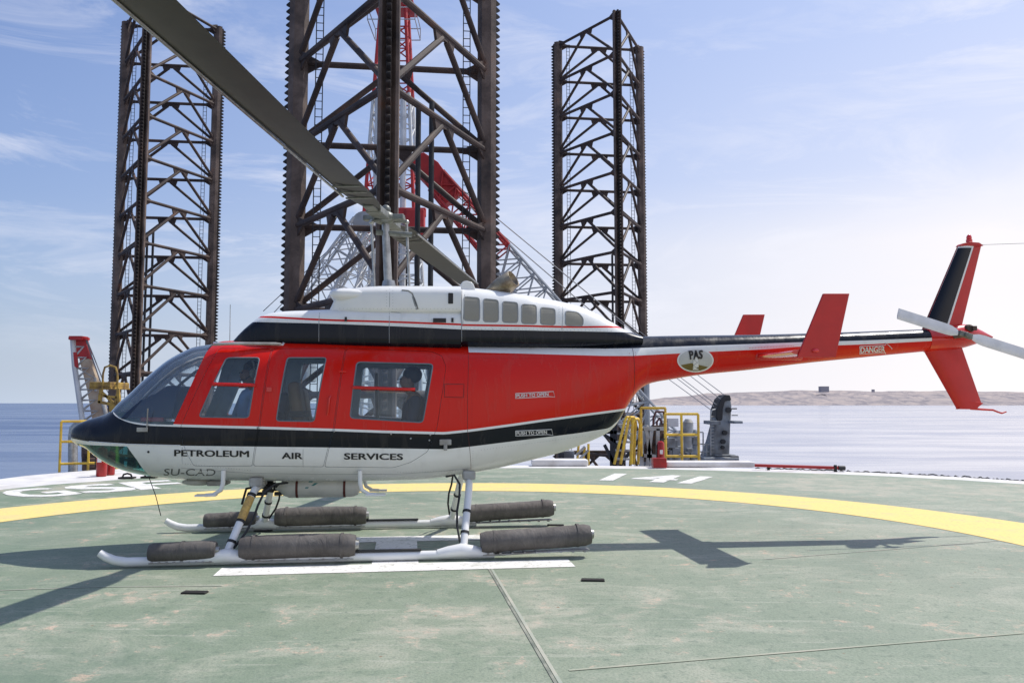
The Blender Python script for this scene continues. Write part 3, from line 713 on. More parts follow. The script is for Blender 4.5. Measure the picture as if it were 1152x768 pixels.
# black panel with white edge on both faces of the fin
def fin_y(u): return .062 * (1 if u < .4 else 1 - (u - .4) * .8)
def fin_panel(pts, name, mat, off, side):
    mb = MB(); le0, le1 = Vector(h(1038.9, 369.5)), Vector(h(1077.5, 276.5)); te0, te1 = Vector(h(1082, 366)), Vector(h(1103.5, 277.5))
    n = 6; q = [Vector(h(*p)) for p in pts]; prof = interp([(0, 0), (.03, .4), (.12, .8), (.3, 1), (.6, .75), (.85, .35), (1, .06)])
    for i in range(n + 1):
        for j in range(n + 1):
            a = q[0].lerp(q[1], i / n); b_ = q[3].lerp(q[2], i / n); p = a.lerp(b_, j / n)
            k = min(1, max(0, (p.y - le0.y) / (le1.y - le0.y))); le = le0.lerp(le1, k); te = te0.lerp(te1, k); u = min(1, max(.0, (p.x - le.x) / (te.x - le.x)))
            t = (.12 * (1 - k) + .08 * k) / 2 * max(.18, prof(u)); mb.v.append((p.x, side * (t + off), p.y))
    for i in range(n):
        for j in range(n): b0 = i * (n + 1) + j; mb.f.append((b0, b0 + 1, b0 + n + 2, b0 + n + 1))
    return mb.build(name, mat, uf, True)
for sd in (-1, 1):
    fin_panel([(1038.5, 369.5), (1077.3, 277.2), (1093.5, 277.4), (1064.5, 366)], 'white_border', M['white'], .003, sd)
    fin_panel([(1038.3, 369.5), (1076.6, 279.4), (1090.6, 279.4), (1061.8, 366)], 'black_panel', M['black'], .006, sd)
# beacon
x_, z_ = h(1090.4, 272.5); MB().tube((x_, 0, z_ - .01), (x_, 0, z_ + .03), .035, n=14).ball((x_, 0, z_ + .05), .03, 14, 9, (1, 1, 1.4)).build('beacon', M['lampred'], uf, True)
a, b2 = h(1104, 275.5), h(1165, 272.5); wire([(a[0] - .02, 0, a[1]), (b2[0], 0.05, b2[1])], .003, M['steel'], uf, 'wire_antenna')
# tail skid
MB().path([(*[h(p[0], p[1])[0]], 0, h(p[0], p[1])[1]) for p in [(1092, 459.6), (1105, 460.3), (1117, 461), (1123, 463.4), (1127, 464.6), (1132, 463)]], [.012, .012, .011, .010, .010, .008], 8).build('tail_skid', M['stab_red'], heli, True)
# tail cone and gearbox
tc_top = T([(1040, 369), (1060, 366.5), (1085, 364.6), (1100, 370), (1110, 375), (1117, 378.6)], 0)
tc_bot = T([(1040, 396), (1060, 395), (1081, 391.8), (1100, 386), (1110, 382), (1117, 379.6)], 0)
xa_, xb_ = h(1040, 380)[0], h(1116.5, 379)[0]
TCN = Surf(tc_top, tc_bot, interp([(xa_, .14), (xa_ + .3, .155), (xa_ + .45, .14), (xb_, .01)]), lambda x: (tc_top(x) + tc_bot(x)) / 2, lambda x: 2, lambda x: 2, xa_, xb_)
tcone = TCN.loft(spread(xa_, xb_, 24), 32).build('tail_cone', M['red'], heli, True)
x_, z_ = h(1090, 369.5, -.1); MB().ball((x_, -.10, z_), .055, 14, 8, (1.1, .8, .9)).box((x_ + .03, -.15, z_), (.05, .03, .05)).tube((x_ - .02, -.1, z_), (x_ - .02, -.14, z_), .03).build('gearbox', M['rustbrown'], tcone, True)
# tail rotor at rest
trx, trz = h(1083, 377, -.28)
tr = empty('tail_rotor', (trx, -.30, trz)); tr.parent = heli; tr.rotation_euler = (0, radians(16), 0)
MB().tube((0, -.07, 0), (0, .22, 0), .028, n=12).box((0, -.02, 0), (.16, .05, .06)).build('hub', M['hub'], tr, True, .006)
for sg in (-1, 1):
    mb = MB(); n = 10
    prof = [(-.5, 0), (-.42, .4), (-.2, 1), (.1, .7), (.5, .0), (.1, -.7), (-.2, -1), (-.42, -.4)]
    for i in range(n + 1):
        k = i / n; xx = sg * (.09 + .74 * k); ch = .13 * (1 if k > .12 else .5 + k * 4); pt = radians(8)
        for u, w in prof: mb.v.append((xx, -.02 + w * .009 + sin(pt) * u * ch, u * ch * cos(pt)))
    for i in range(n):
        for k in range(8): mb.f.append((i * 8 + k, i * 8 + (k + 1) % 8, (i + 1) * 8 + (k + 1) % 8, (i + 1) * 8 + k))
    mb.f.append(tuple(range(8))); mb.f.append(tuple(n * 8 + k for k in range(8)))
    mb.build('blade', M['tblade'], tr, True)
# horizontal stabiliser and end plates
zs_ = 1.965; le = 3.80; te = 4.26
mb = MB(); prof = [(0, 0), (.04, .5), (.2, 1), (.5, .8), (1, .05), (.5, -.8), (.2, -1), (.04, -.5)]
for y in (-.985, -.5, -.12, .12, .5, .985):
    for u, w in prof: mb.v.append((le + (te - le) * u, y, zs_ - .01 + w * .028))
for i in range(5):
    for k in range(8): mb.f.append((i * 8 + k, i * 8 + (k + 1) % 8, (i + 1) * 8 + (k + 1) % 8, (i + 1) * 8 + k))
mb.f.append(tuple(range(8))); mb.f.append(tuple(40 + k for k in range(8)))
stab = mb.build('stabiliser', M['red'], heli, True)
for sd in (-1, 1):
    pts = [hp(896.3, 402, -.99), hp(925.8, 330.3, -.99), hp(955, 330.3, -.99), hp(939.5, 402, -.99)]
    ep = MB().prism(pts, lambda u, v, t: (u, t, v), sd * .975, sd * 1.005).build('end_plate', M['stab_red'], stab, False, .006)
    x_, z_ = hp(917, 394.3, -1.0); MB().ball((x_, sd * 1.012, z_), .028, 12, 8, (1.4, .7, .8)).build('navigation_light', M['lampred'], ep, True)
    rx = MB().box((hp(876, 397, -.16)[0], sd * .155, zs_), (.55, .05, .09)).build('stabiliser_fairing', M['red'], stab, True, .02)

# ---- main rotor at rest
mx, mz0 = hp(437.5, 322, 0); hx, hz = hp(432, 245, 0)
rotor = empty('main_rotor', (0, 0, 0)); rotor.parent = heli
MB().tube((mx, 0, mz0 - .1), (hx + .01, 0, hz + .02), .045, .038, 16).tube((mx, 0, mz0 - .05), (mx - .003, 0, mz0 + .06), .085, .06, 16).build('mast', M['steel'], rotor, True)
wd = Vector((-.11, -1, 0)).normalized(); bd = Vector((wd.dot(HX), wd.dot(HY), 0)).normalized(); bn = Vector((-bd.y, bd.x, 0))
H0 = Vector((hx, 0, hz))
mb = MB(); mb.ball(H0, .10, 16, 10, (1.2, 1.2, .75)).beam(H0 - bd * .42, H0 + bd * .42, .16, .075).beam(H0 - bn * .22, H0 + bn * .22, .09, .06).ball(H0 + Vector((.02, 0, .09)), .05).tube(H0 - bd * .1 - bn * .12, H0 - bd * .1 + bn * .12, .035)
mb.build('hub', M['hub'], rotor, True, .01)
# swashplate arms and pitch links
for (a, ya) in ((419.5, -.12), (459, .12)):
    x1_, z1_ = hp(a - 1.5, 251, ya); x0_, z0_ = hp(a + 2.5 if a < 430 else a + 2, 324, ya)
    MB().tube((x0_, ya, z0_ - .1), (x1_, ya, z1_), .014, n=8).ball((x1_, ya, z1_ + .01), .028).build('pitch_link', M['steel'], rotor, True)
    MB().beam((x1_, ya, z1_ + .02), H0 + Vector((.0, ya * .3, -.03)), .05, .03).build('pitch_horn', M['hub'], rotor, False, .008)
x_, z_ = hp(455, 262, 0); MB().tube((x_ - .3, 0, z_), (x_ + .08, 0, z_ - .02), .03).build('balance_arm', M['hub'], rotor, True)
for sg in (-1, 1):
    mb = MB(); n = 16; L0, L1 = .35, 5.64
    for i in range(n + 1):
        k = i / n; s_ = L0 + (L1 - L0) * k; ch = .33 if k > .08 else .12 + .21 * (k / .08); pt = radians(9 - 7 * k) * sg
        c = H0 + bd * sg * s_ + Vector((0, 0, .02 * s_ - .01))
        for u, w in [(-.5, 0), (-.45, .4), (-.25, .9), (0, 1), (.5, .05), (0, -.7), (-.25, -.6), (-.45, -.3)]:
            mb.v.append(tuple(c + bn * (u * ch) * sg + Vector((0, 0, w * .02 + sin(pt) * u * ch * -sg))))
    for i in range(n):
        for k in range(8): mb.f.append((i * 8 + k, i * 8 + (k + 1) % 8, (i + 1) * 8 + (k + 1) % 8, (i + 1) * 8 + k))
    mb.f.append(tuple(range(8))); mb.f.append(tuple(n * 8 + k for k in range(8)))
    bl = mb.build('blade', M['blade'], rotor, True)
    le_ = [H0 + bd * sg * (L0 + .55 + 4.7 * k) + Vector((0, 0, .02 * (L0 + .55 + 4.7 * k) - .012)) + bn * (-.160) * sg for k in (0, .25, .5, .75, 1)]
    MB().path(le_, .011, 8).build('leading_edge', M['steel'], bl, True)
    for k in (.9, 1.1, 1.3): MB().beam(H0 + bd * sg * k - bn * .13 + Vector((0, 0, .02 * k - .03)), H0 + bd * sg * k + bn * .13 + Vector((0, 0, .02 * k - .03)), .03, .012).build('doubler', M['hub'], bl)
    MB().beam(H0 + bd * sg * .15, H0 + bd * sg * .62, .11, .06).build('blade_grip', M['hub'], bl, False, .012)

# ---- landing gear
SK = 1.0
skx = [hp(a, b2, -SK) for a, b2 in [(112, 619), (119, 623.5), (129, 627.5), (142, 630.5), (158, 632)]]
xr = hp(556, 625, -SK)[0]
def sk_z(z): return max(.055, z - .0)
def floatbag(x0, x1, r, z, sd, tilt=0.0):
    n = 18; pts = []; rr = []
    for i in range(n + 1):
        k = i / n; x = x0 + (x1 - x0) * k; pts.append((x, sd * SK, z + tilt * k + .004 * sin(k * 5 + x0))); e = min(k, 1 - k)
        rr.append(r * (1.0 + .010 * sin(i * 2.3 + x0) + .012 * sin(k * 6 + x1)) * (1 if 0 < i < n else .86))
    return MB().path(pts, rr, 24, flat=.94)
for sd in (-1, 1):
    g = empty('skid', (0, 0, 0)); g.parent = heli
    z0_ = .05; base = [(x, sd * SK, max(z0_, z - .02)) for x, z in skx] + [(x, sd * SK, z0_) for x in spread(skx[-1][0] + .12, xr, 14)]
    MB().path(base, [.032, .038, .040, .041] + [.041] * (len(base) - 4), 14).build('skid_tube', M['white'], g, True)
    for (a0, a1, r, zz, tl) in ((168, 243, .088, .132, 0.005), (270, 400, .113, .155, 0.0), (541, 664, .106, .150, .060)):
        xx0 = hp(a0, 622, -SK)[0]; xx1 = hp(a1, 622, -SK)[0]
        fb = floatbag(xx0, xx1, r, zz, sd, tl).build('float_bag', M['float'], g, True)
        MB().tube((xx1 - .002, sd * SK, zz + tl), (xx1 + .03, sd * SK, zz + tl), r * .45, r * .4, 12).build('end_fitting', M['steel'], fb, True)
        mbf = MB().box(((xx0 + xx1) / 2, sd * SK, .040 + tl * .3), (abs(xx1 - xx0) * .97, .10, .010), Matrix.Rotation(-tl * .45, 3, 'Y'))
        for i in range(9):
            xx = xx0 + (xx1 - xx0) * (.06 + .88 * i / 8); mbf.box((xx, sd * SK, .043 + tl * .3), (.022, .125, .014))
        mbf.build('mounting_rail', M['lgrey'], g)
        for k in ((.12, .88) if a1 - a0 > 100 else (.5,)):   # cover straps
            xx = xx0 + (xx1 - xx0) * k; MB().tube((xx - .012, sd * SK, zz + tl * k), (xx + .012, sd * SK, zz + tl * k), r * 1.022, n=24).build('strap', M['float'], fb, True)
    # grip strip and step
    xx0 = hp(397, 620, -SK)[0]; xx1 = hp(474, 620, -SK)[0]
    MB().box(((xx0 + xx1) / 2, sd * SK, .102), (xx1 - xx0, .06, .014)).build('grip_strip', M['rubber'], g, False, .003)
    # fairing saddles
    for a in (255, 519):
        xc = hp(a, 622, -SK)[0]
        MB().path([(xc - .22, sd * SK, .055), (xc - .12, sd * SK, .07), (xc, sd * SK, .085), (xc + .12, sd * SK, .07), (xc + .2, sd * SK, .055)], [.045, .058, .066, .058, .045], 12).build('saddle', M['white'], g, True)
for (bx, by, tx, ty, nm) in ((254, 620, 287, 549, 'f'), (521, 620, 528, 541, 'r')):
    xb0, zb0 = hp(bx, by, -SK); xt, zt = hp(tx, ty, -.50)
    pts = []
    for y, kz in ((-SK, 0), (-.93, .16), (-.62, .84), (-.50, .97), (-.30, 1.0), (.30, 1.0), (.50, .97), (.62, .84), (.93, .16), (SK, 0)):
        pts.append((xb0 + (xt - xb0) * kz, y, .08 + (zt - .08) * kz))
    ct = MB().path(pts, .036, 14).build('cross_tube', M['white'], heli, True)
    for sd in (-1, 1):
        a = Vector((xb0, sd * SK, .08)); b_ = Vector((xt, sd * .50, zt)); 
        if nm == 'f' and sd < 0:
            p0 = Vector((xb0 + (xt - xb0) * .5, sd * .775, .08 + (zt - .08) * .5)); p1 = Vector((xb0 + (xt - xb0) * .86, sd * .612, .08 + (zt - .08) * .86))
            MB().tube(p0, p1, .040, n=14).build('yellow_sleeve', M['yellowband'], ct, True)
        for k in ((.2, .5, .9) if nm == 'f' else (.25, .55)):
            yy = .93 - (k - .16) / .68 * .31; p = Vector((xb0 + (xt - xb0) * k, sd * yy, .08 + (zt - .08) * k)); dd = (Vector((xt, sd * .62, zt)) - a).normalized()
            MB().tube(p - dd * .012, p + dd * .012, .043, n=12).build('clamp', M['rubber'], ct, True)
        off = Vector((.09, 0, .02)) if nm == 'f' else Vector((-.07, 0, .03))
        hs = [a.lerp(Vector((xt, sd * .55, zt)), k) + off * w for k, w in ((.1, .5), (.3, 1.1), (.5, 1.3), (.7, 1.2), (.9, 1.3), (1.0, 2.2))]
        hs.append(Vector((xt + off.x * 3.2, sd * .40, zt + .04))); MB().path(hs, .011, 8).build('hose', M['rubber'], ct, True)
    for sd in (-1, 1): MB().box((xt, sd * .44, zt + .055), (.13, .10, .09)).build('cross_tube_bracket', M['lgrey'], heli, False, .02)
# cluster of valves behind the front cross tube
vx, vz = hp(304, 549, 0)
mb = MB()
for i in range(14):
    mb.box((vx + random.uniform(-.10, .10), random.uniform(-.12, .10), vz + random.uniform(-.12, .06)), (random.uniform(.03, .09), .05, random.uniform(.03, .07)))
mb.build('valve_block', M['rubber'], heli, False, .006)
MB().path([(vx + .02, 0, vz + .02), (vx + .12, -.08, vz + .04), (vx + .2, -.1, vz - .02)], .012, 8).path([(vx - .1, -.1, vz + .03), (vx - .2, -.2, vz + .02), (vx - .22, -.3, vz - .12)], .012, 8).build('hose', M['rubber'], heli, True)
# nitrogen bottle
x0_, z0_ = hp(317, 548, -.1); x1_, _ = hp(405, 548, -.1)
bt = MB().path([(x0_ - .06, -.1, z0_), (x0_ - .01, -.1, z0_), (x0_ + .02, -.1, z0_), (x0_ + .08, -.1, z0_), (x1_ - .08, -.1, z0_), (x1_ - .02, -.1, z0_), (x1_ + .005, -.1, z0_)], [.025, .05, .082, .105, .105, .085, .04], 24).build('gas_bottle', M['bottle'], heli, True)
for a in (335, 388):
    xx = hp(a, 548, -.1)[0]; MB().tube((xx - .012, -.1, z0_), (xx + .012, -.1, z0_), .1075, n=24).build('strap', M['strapred'], bt, True)
mk = MB(); 
for u0, u1, v0, v1 in ((343, 352, 541, 549), (350, 358, 543, 546)):
    p = [hp(u0, v1, -.2), hp((u0 + u1) / 2, v0, -.2), hp(u1, v0, -.2), hp((u0 * .6 + u1 * .4), v1, -.2)]
    mk.v += [(q[0], -.1 - sqrt(max(1e-5, .108 ** 2 - (q[1] - z0_) ** 2)), q[1]) for q in p]; b0 = len(mk.v) - 4; mk.f.append((b0, b0 + 1, b0 + 2, b0 + 3))
mk.build('marking', M['olivebag'], bt)
MB().box(((x0_ + x1_) / 2, -.1, z0_ + .115), (x1_ - x0_ - .1, .14, .03)).build('bottle_mount', M['lgrey'], heli)
# boarding steps
for (a, b2, y, dx) in ((251, 541, -.55, -1), (405, 541, -.55, 1), (410, 538, .5, 1)):
    x_, z_ = hp(a, b2, y); dx_ = .16 * dx
    MB().path([(x_, y, z_ + .1), (x_, y, z_ - .02), (x_ + dx_ * .12, y, z_ - .085), (x_ + dx_ * .55, y, z_ - .125), (x_ + dx_, y, z_ - .13)], [.022, .022, .02, .017, .017], 10).box((x_ + dx_ * .95, y, z_ - .13), (.19, .10, .016)).build('boarding_step', M['white'], heli, True)
x_, z_ = hp(251, 541, -.1)
MB().box((x_ - .04, -.1, z_ - .01), (.18, .25, .05)).build('belly_plate', M['lgrey'], heli, False, .01)

# ---- cabin interior
FZ = .78
MB().box((-.70, 0, FZ - .02), (2.3, .76, .03)).build('cabin_floor', M['interior'], heli)
MB().box((.56, 0, 1.32), (.05, .98, .95)).build('rear_bulkhead', M['interior'], heli)
MB().prism([hp(a, b2, 0) for a, b2 in [(150, 470), (158, 462), (172, 450), (188, 443), (200, 434.5), (214, 434.5), (213, 440), (206, 470)]], lambda u, v, t: (u, t, v), -.40, .40).build('instrument_panel', M['panel'], heli, False, .015)
def seat(x, y, mat, hb=.55, face=-1, w=.42, top_mat=None, z=FZ):
    r = empty('seat', (x, y, z)); r.parent = heli
    MB().box((0, 0, .16), (.46, w, .13)).build('cushion', mat, r, False, .04, 3)
    MB().beam((-face * .20, 0, .16), (-face * .32, 0, .16 + hb), .12, w, Vector((0, 1, 0))).build('backrest', top_mat or mat, r, False, .05, 3)
    MB().box((0, 0, .05), (.36, w * .8, .10)).build('seat_base', M['interior'], r)
    return r
xp = hp(279, 430, .33)[0]
seat(xp + .10, .33, M['blueseat'], .62); seat(xp + .10, -.33, M['blueseat'], .42)
xm = hp(341, 440, -.1)[0]
seat(xm + .24, -.18, M['blueseat'], .72, 1, .34, M['brown']); seat(xm + .24, .28, M['blueseat'], .66, 1, .40, M['brown'])
MB().box((xm - .02, -.18, FZ + .56), (.16, .36, .06)).build('seat_strap', M['rubber'], heli)
xq = hp(462, 440, -.3)[0]
seat(xq + .20, 0, M['olive'], .70, -1, 1.05)
MB().tube((xm + .75, .45, FZ), (xm + .72, .45, FZ + 1.0), .02).build('cabin_rail', M['lgrey'], heli, True)

# ------------------------------------------------------------------ PEOPLE (skin-modifier figures)
def skin_obj(name, mat, parent, verts, edges, root=0, sub=2):
    me = bpy.data.meshes.new(name); me.from_pydata([v[0] for v in verts], edges, []); me.materials.append(mat)
    o = bpy.data.objects.new(name, me); COL.objects.link(o); o.parent = parent
    me.skin_vertices if False else None
    md = o.modifiers.new('skin', 'SKIN'); md.use_smooth_shade = True
    if not me.skin_vertices: me.attributes
    lay = me.skin_vertices[0].data if len(me.skin_vertices) else None
    return o, md
def person(loc, lean, label, shirt, head_turn=0.0, headset=False, scale=1.0):
    """seated figure facing local -x; one continuous body grown along a skeleton"""
    p = empty('person', HO + HX * loc[0] + HY * loc[1] + Vector((0, 0, loc[2])), YAW + head_turn, label=label, cat='person')
    L = lambda k: -lean * k
    V = {}; E = []
    V['pelvis'] = ((0, 0, .10), (.13, .15)); V['belly'] = ((L(.3) - .01, 0, .26), (.12, .14)); V['chest'] = ((L(.75), 0, .43), (.12, .165)); V['collar'] = ((L(1.0), 0, .56), (.07, .10))
    V['neck'] = ((L(1.1) - .01, 0, .63), (.052, .054)); V['jaw'] = ((L(1.2) - .045, 0, .695), (.060, .062)); V['face'] = ((L(1.25) - .035, 0, .755), (.088, .074)); V['crown'] = ((L(1.3) - .015, 0, .825), (.082, .072))
    V['nose'] = ((L(1.25) - .128, 0, .745), (.014, .013))
    for a, b in (('pelvis', 'belly'), ('belly', 'chest'), ('chest', 'collar'), ('collar', 'neck'), ('neck', 'jaw'), ('jaw', 'face'), ('face', 'crown'), ('face', 'nose')): E.append((a, b))
    for s, q in ((-1, 'l'), (1, 'r')):
        V['hip' + q] = ((-.08, s * .10, .09), (.088, .088)); V['knee' + q] = ((-.44, s * .14, .18), (.060, .060)); V['ankle' + q] = ((-.70, s * .14, -.08), (.042, .042)); V['toe' + q] = ((-.86, s * .15, -.08), (.035, .045))
        V['sh' + q] = ((L(.95), s * .20, .53), (.062, .062)); V['el' + q] = ((L(.7) - .10, s * .26, .27), (.044, .044)); V['wr' + q] = ((L(.7) - .33, s * .19, .23), (.030, .030)); V['palm' + q] = ((L(.7) - .39, s * .18, .225), (.022, .034))
        E += [('pelvis', 'hip' + q), ('hip' + q, 'knee' + q), ('knee' + q, 'ankle' + q), ('ankle' + q, 'toe' + q), ('collar', 'sh' + q), ('sh' + q, 'el' + q), ('el' + q, 'wr' + q), ('wr' + q, 'palm' + q)]
        for i, (dy, ln) in enumerate(((-.026, .060), (-.009, .072), (.009, .066), (.026, .052))):
            V['f%d' % i + q] = ((L(.7) - .39 - ln * .6, s * .18 + dy, .22), (.009, .009)); V['g%d' % i + q] = ((L(.7) - .39 - ln, s * .18 + dy, .195), (.008, .008)); E += [('palm' + q, 'f%d' % i + q), ('f%d' % i + q, 'g%d' % i + q)]
        V['t' + q] = ((L(.7) - .38, s * .18 - s * .05, .215), (.010, .010)); E.append(('wr' + q, 't' + q))
    def grow(name, mat, keys, dr, parent, sub=2):
        ks = [k for k in V if k in keys]; idx = {k: i for i, k in enumerate(ks)}
        bm = bmesh.new(); lay = bm.verts.layers.skin.new()
        for k in ks:
            v = bm.verts.new(V[k][0]); v[lay].radius = (V[k][1][0] + dr, V[k][1][1] + dr); v[lay].use_root = (k == ks[0])
        bm.verts.ensure_lookup_table()
        for a, b in E:
            if a in idx and b in idx: bm.edges.new((bm.verts[idx[a]], bm.verts[idx[b]]))
        me = bpy.data.meshes.new(name); bm.to_mesh(me); bm.free(); me.materials.append(mat)
        o = bpy.data.objects.new(name, me); COL.objects.link(o); o.parent = parent
        sk = o.modifiers.new('skin', 'SKIN'); sk.use_smooth_shade = True; ss = o.modifiers.new('sub', 'SUBSURF'); ss.levels = sub; ss.render_levels = sub
        return o
    grow('body', M['skin'], V.keys(), 0, p)
    grow('shirt', shirt, ['pelvis', 'belly', 'chest', 'collar', 'shl', 'ell', 'shr', 'elr'], .012, p)
    grow('trousers', M['trouser'], ['pelvis', 'hipl', 'kneel', 'anklel', 'hipr', 'kneer', 'ankler'], .014, p)
    grow('shoe', M['hair'], ['anklel', 'toel'], .012, p); grow('shoe', M['hair'], ['ankler', 'toer'], .012, p)
    hc = Vector((L(1.3) - .005, 0, .80))
    MB().ball(hc + Vector((.018, 0, .02)), .098, 18, 12, (1.02, .86, .93)).build('hair', M['hair'], p, True)
    for s in (-1, 1):
        MB().ball(Vector((L(1.25) - .112, s * .030, .775)), .010, 8, 6).build('eye', M['decal_black'], p, True)
        MB().ball(Vector((L(1.25) - .03, s * .078, .76)), .026, 8, 6, (.7, .4, 1.1)).build('ear', M['skin'], p, True)
    MB().ball(Vector((L(1.22) - .105, 0, .705)), .016, 8, 6, (.5, 1.4, .35)).build('mouth', M['strapred'], p, True)
    if headset:
        MB().path([hc + Vector((.0, .105 * cos(a), -.01 + .125 * sin(a))) for a in [pi * i / 12 for i in range(13)]], .010, 8).build('headband', M['lgrey'], p, True)
        for s in (-1, 1): MB().ball(hc + Vector((-.01, s * .10, -.03)), .042, 12, 8, (1, .6, 1.15)).build('ear_cup', M['lgrey'], p, True)
        MB().path([hc + Vector((-.03, -.10, -.05)), hc + Vector((-.09, -.09, -.10)), hc + Vector((-.13, -.03, -.105))], .005, 6).build('microphone', M['rubber'], p, True)
    p.scale = (scale,) * 3
    return p
zh = hp(277, 421, .33)[1]
person((xp + .06, .33, zh - .76), .02, 'pilot with a pale headset and blue shirt in the front window', M['shirt_blue'], radians(28), True)
zh = hp(460, 427, -.2)[1]; xh = hp(460, 427, -.2)[0]
person((xh + .14, -.2, zh - .77), .09, 'dark haired passenger in a navy shirt in the rear window', M['shirt_navy'], radians(6), False)
# small things on the coaming
cb = BODY.side(165, 461); cw = HO + HX * cb.x + HY * -.36 + Vector((0, 0, cb.z))
o = MB().box((0, 0, 0), (.13, .012, .10)).build('card', M['blue'], None, False, .004); o.location = cw; o.rotation_euler = (0, radians(-6), YAW)
tag(o, 'blue card propped inside the lower windscreen', 'card')
cb = BODY.side(166, 472); cw = HO + HX * (cb.x + .02) + HY * -.38 + Vector((0, 0, cb.z - .0))
o = MB().box((0, 0, 0), (.22, .10, .045)).build('pouch', M['extred'], None, False, .012); o.location = cw; o.rotation_euler = (0, 0, YAW)
tag(o, 'red pouch lying inside the lower windscreen', 'pouch')

# ------------------------------------------------------------------ HELIDECK
def deck_material():
    m, t, b, o = nt('worn_green_deck_paint'); v = coords(t, world=True)
    n1 = noise(t, v, .35, 6, .6, .3); n2 = noise(t, v, 2.3, 8, .68, .2); n3 = noise(t, coords(t, (1.0, 1.7, 1), True), .75, 8, .68, 1.2); n4 = noise(t, v, 14, 5, .7); n5 = noise(t, v, 60, 3, .6)
    sep = N(t, 'ShaderNodeSeparateXYZ'); t.links.new(coords(t, world=True), sep.inputs[0])
    base = ramp(t, n1, [(.3, (.118, .178, .112)), (.5, (.182, .234, .156)), (.7, (.262, .290, .205))])
    gx = N(t, 'ShaderNodeMapRange', clamp=True); t.links.new(sep.outputs[0], gx.inputs[0]); gx.inputs[1].default_value = -5; gx.inputs[2].default_value = 5; gx.inputs[3].default_value = 0; gx.inputs[4].default_value = .5
    base = mixc(t, gx.outputs[0], base, (.35, .37, .30))
    base = mixc(t, ramp(t, n2, [(.45, 0.0), (.75, .5)]), base, (.36, .38, .31))
    base = mixc(t, ramp(t, n3, [(.50, 0.0), (.68, .55), (.8, .3)]), base, (.47, .45, .36))
    # scuffs: long thin pale scrapes in two directions
    for rz_, sc_ in ((.35, (.5, 9, 1)), (-.9, (.7, 12, 1))):
        k = N(t, 'ShaderNodeMapping'); k.inputs['Rotation'].default_value = (0, 0, rz_); k.inputs['Scale'].default_value = sc_
        g_ = N(t, 'ShaderNodeNewGeometry'); t.links.new(g_.outputs['Position'], k.inputs[0]); sn = noise(t, k.outputs[0], 1.3, 4, .55, .5)
        base = mixc(t, ramp(t, sn, [(.63, 0.0), (.69, .30), (.74, .12)]), base, (.52, .50, .42))
    spots = math_(t, 'MULTIPLY', n2, noise(t, v, 9, 6, .75, .6))
    base = mixc(t, ramp(t, spots, [(.315, 0.0), (.36, .45), (.41, .75)]), base, (.62, .42, .31))
    base = mixc(t, ramp(t, n4, [(.33, .5), (.46, 0.0)]), base, (.085, .125, .095))
    base = mixc(t, ramp(t, n5, [(.36, .35), (.55, 0.0)]), base, (.08, .11, .09))
    big = noise(t, v, .22, 4, .55, .8)
    base = mixc(t, ramp(t, math_(t, 'MULTIPLY', big, n2), [(.28, 0.0), (.37, .42)]), base, (.46, .41, .33))
    base = mixc(t, ramp(t, big, [(.34, .45), (.46, 0.0)]), base, (.12, .165, .125))
    vo = N(t, 'ShaderNodeTexVoronoi'); vo.inputs['Scale'].default_value = 2.6; t.links.new(v, vo.inputs['Vector'])
    base = mixc(t, ramp(t, vo.outputs['Distance'], [(.018, .8), (.04, 0.0)]), base, (.20, .07, .03))
    t.links.new(base, b.inputs['Base Color']); b.inputs['Specular IOR Level'].default_value = .35
    r = ramp(t, n2, [(.3, .62), (.7, .85)]); t.links.new(r, b.inputs['Roughness'])
    bump(t, b, math_(t, 'ADD', n5, math_(t, 'MULTIPLY', n4, .6)), .35, .01); return m
M['deck'] = deck_material()
def marking_material(name, col, worn, amt=.5):
    m, t, b, o = nt(name); v = coords(t, world=True); n = noise(t, v, 3.0, 8, .7, .4); n2 = noise(t, v, 22, 4, .65)
    c = mixc(t, ramp(t, n, [(.50, 0.0), (.72, amt)]), col, worn); c = mixc(t, ramp(t, n2, [(.30, amt), (.45, 0.0)]), c, tuple(k * .7 for k in worn))
    t.links.new(c, b.inputs['Base Color']); b.inputs['Roughness'].default_value = .75; b.inputs['Specular IOR Level'].default_value = .3; bump(t, b, n2, .2, .01); return m
M['ring'] = marking_material('yellow_deck_paint', (.78, .58, .20), (.50, .46, .28), .65)
M['wmark'] = marking_material('white_deck_paint', (.76, .74, .70), (.36, .37, .30), .85)

RC = Vector((-.75, 7.68))   # centre of the landing circle
def disc(cx_, cy_, r0, r1, z, n=160, a0=0, a1=2 * pi):
    mb = MB()
    for i in range(n + 1):
        a = a0 + (a1 - a0) * i / n
        mb.v += [(cx_ + r0 * cos(a), cy_ + r0 * sin(a), z), (cx_ + r1 * cos(a), cy_ + r1 * sin(a), z)]
    for i in range(n): mb.f.append((2 * i, 2 * i + 1, 2 * i + 3, 2 * i + 2))
    return mb
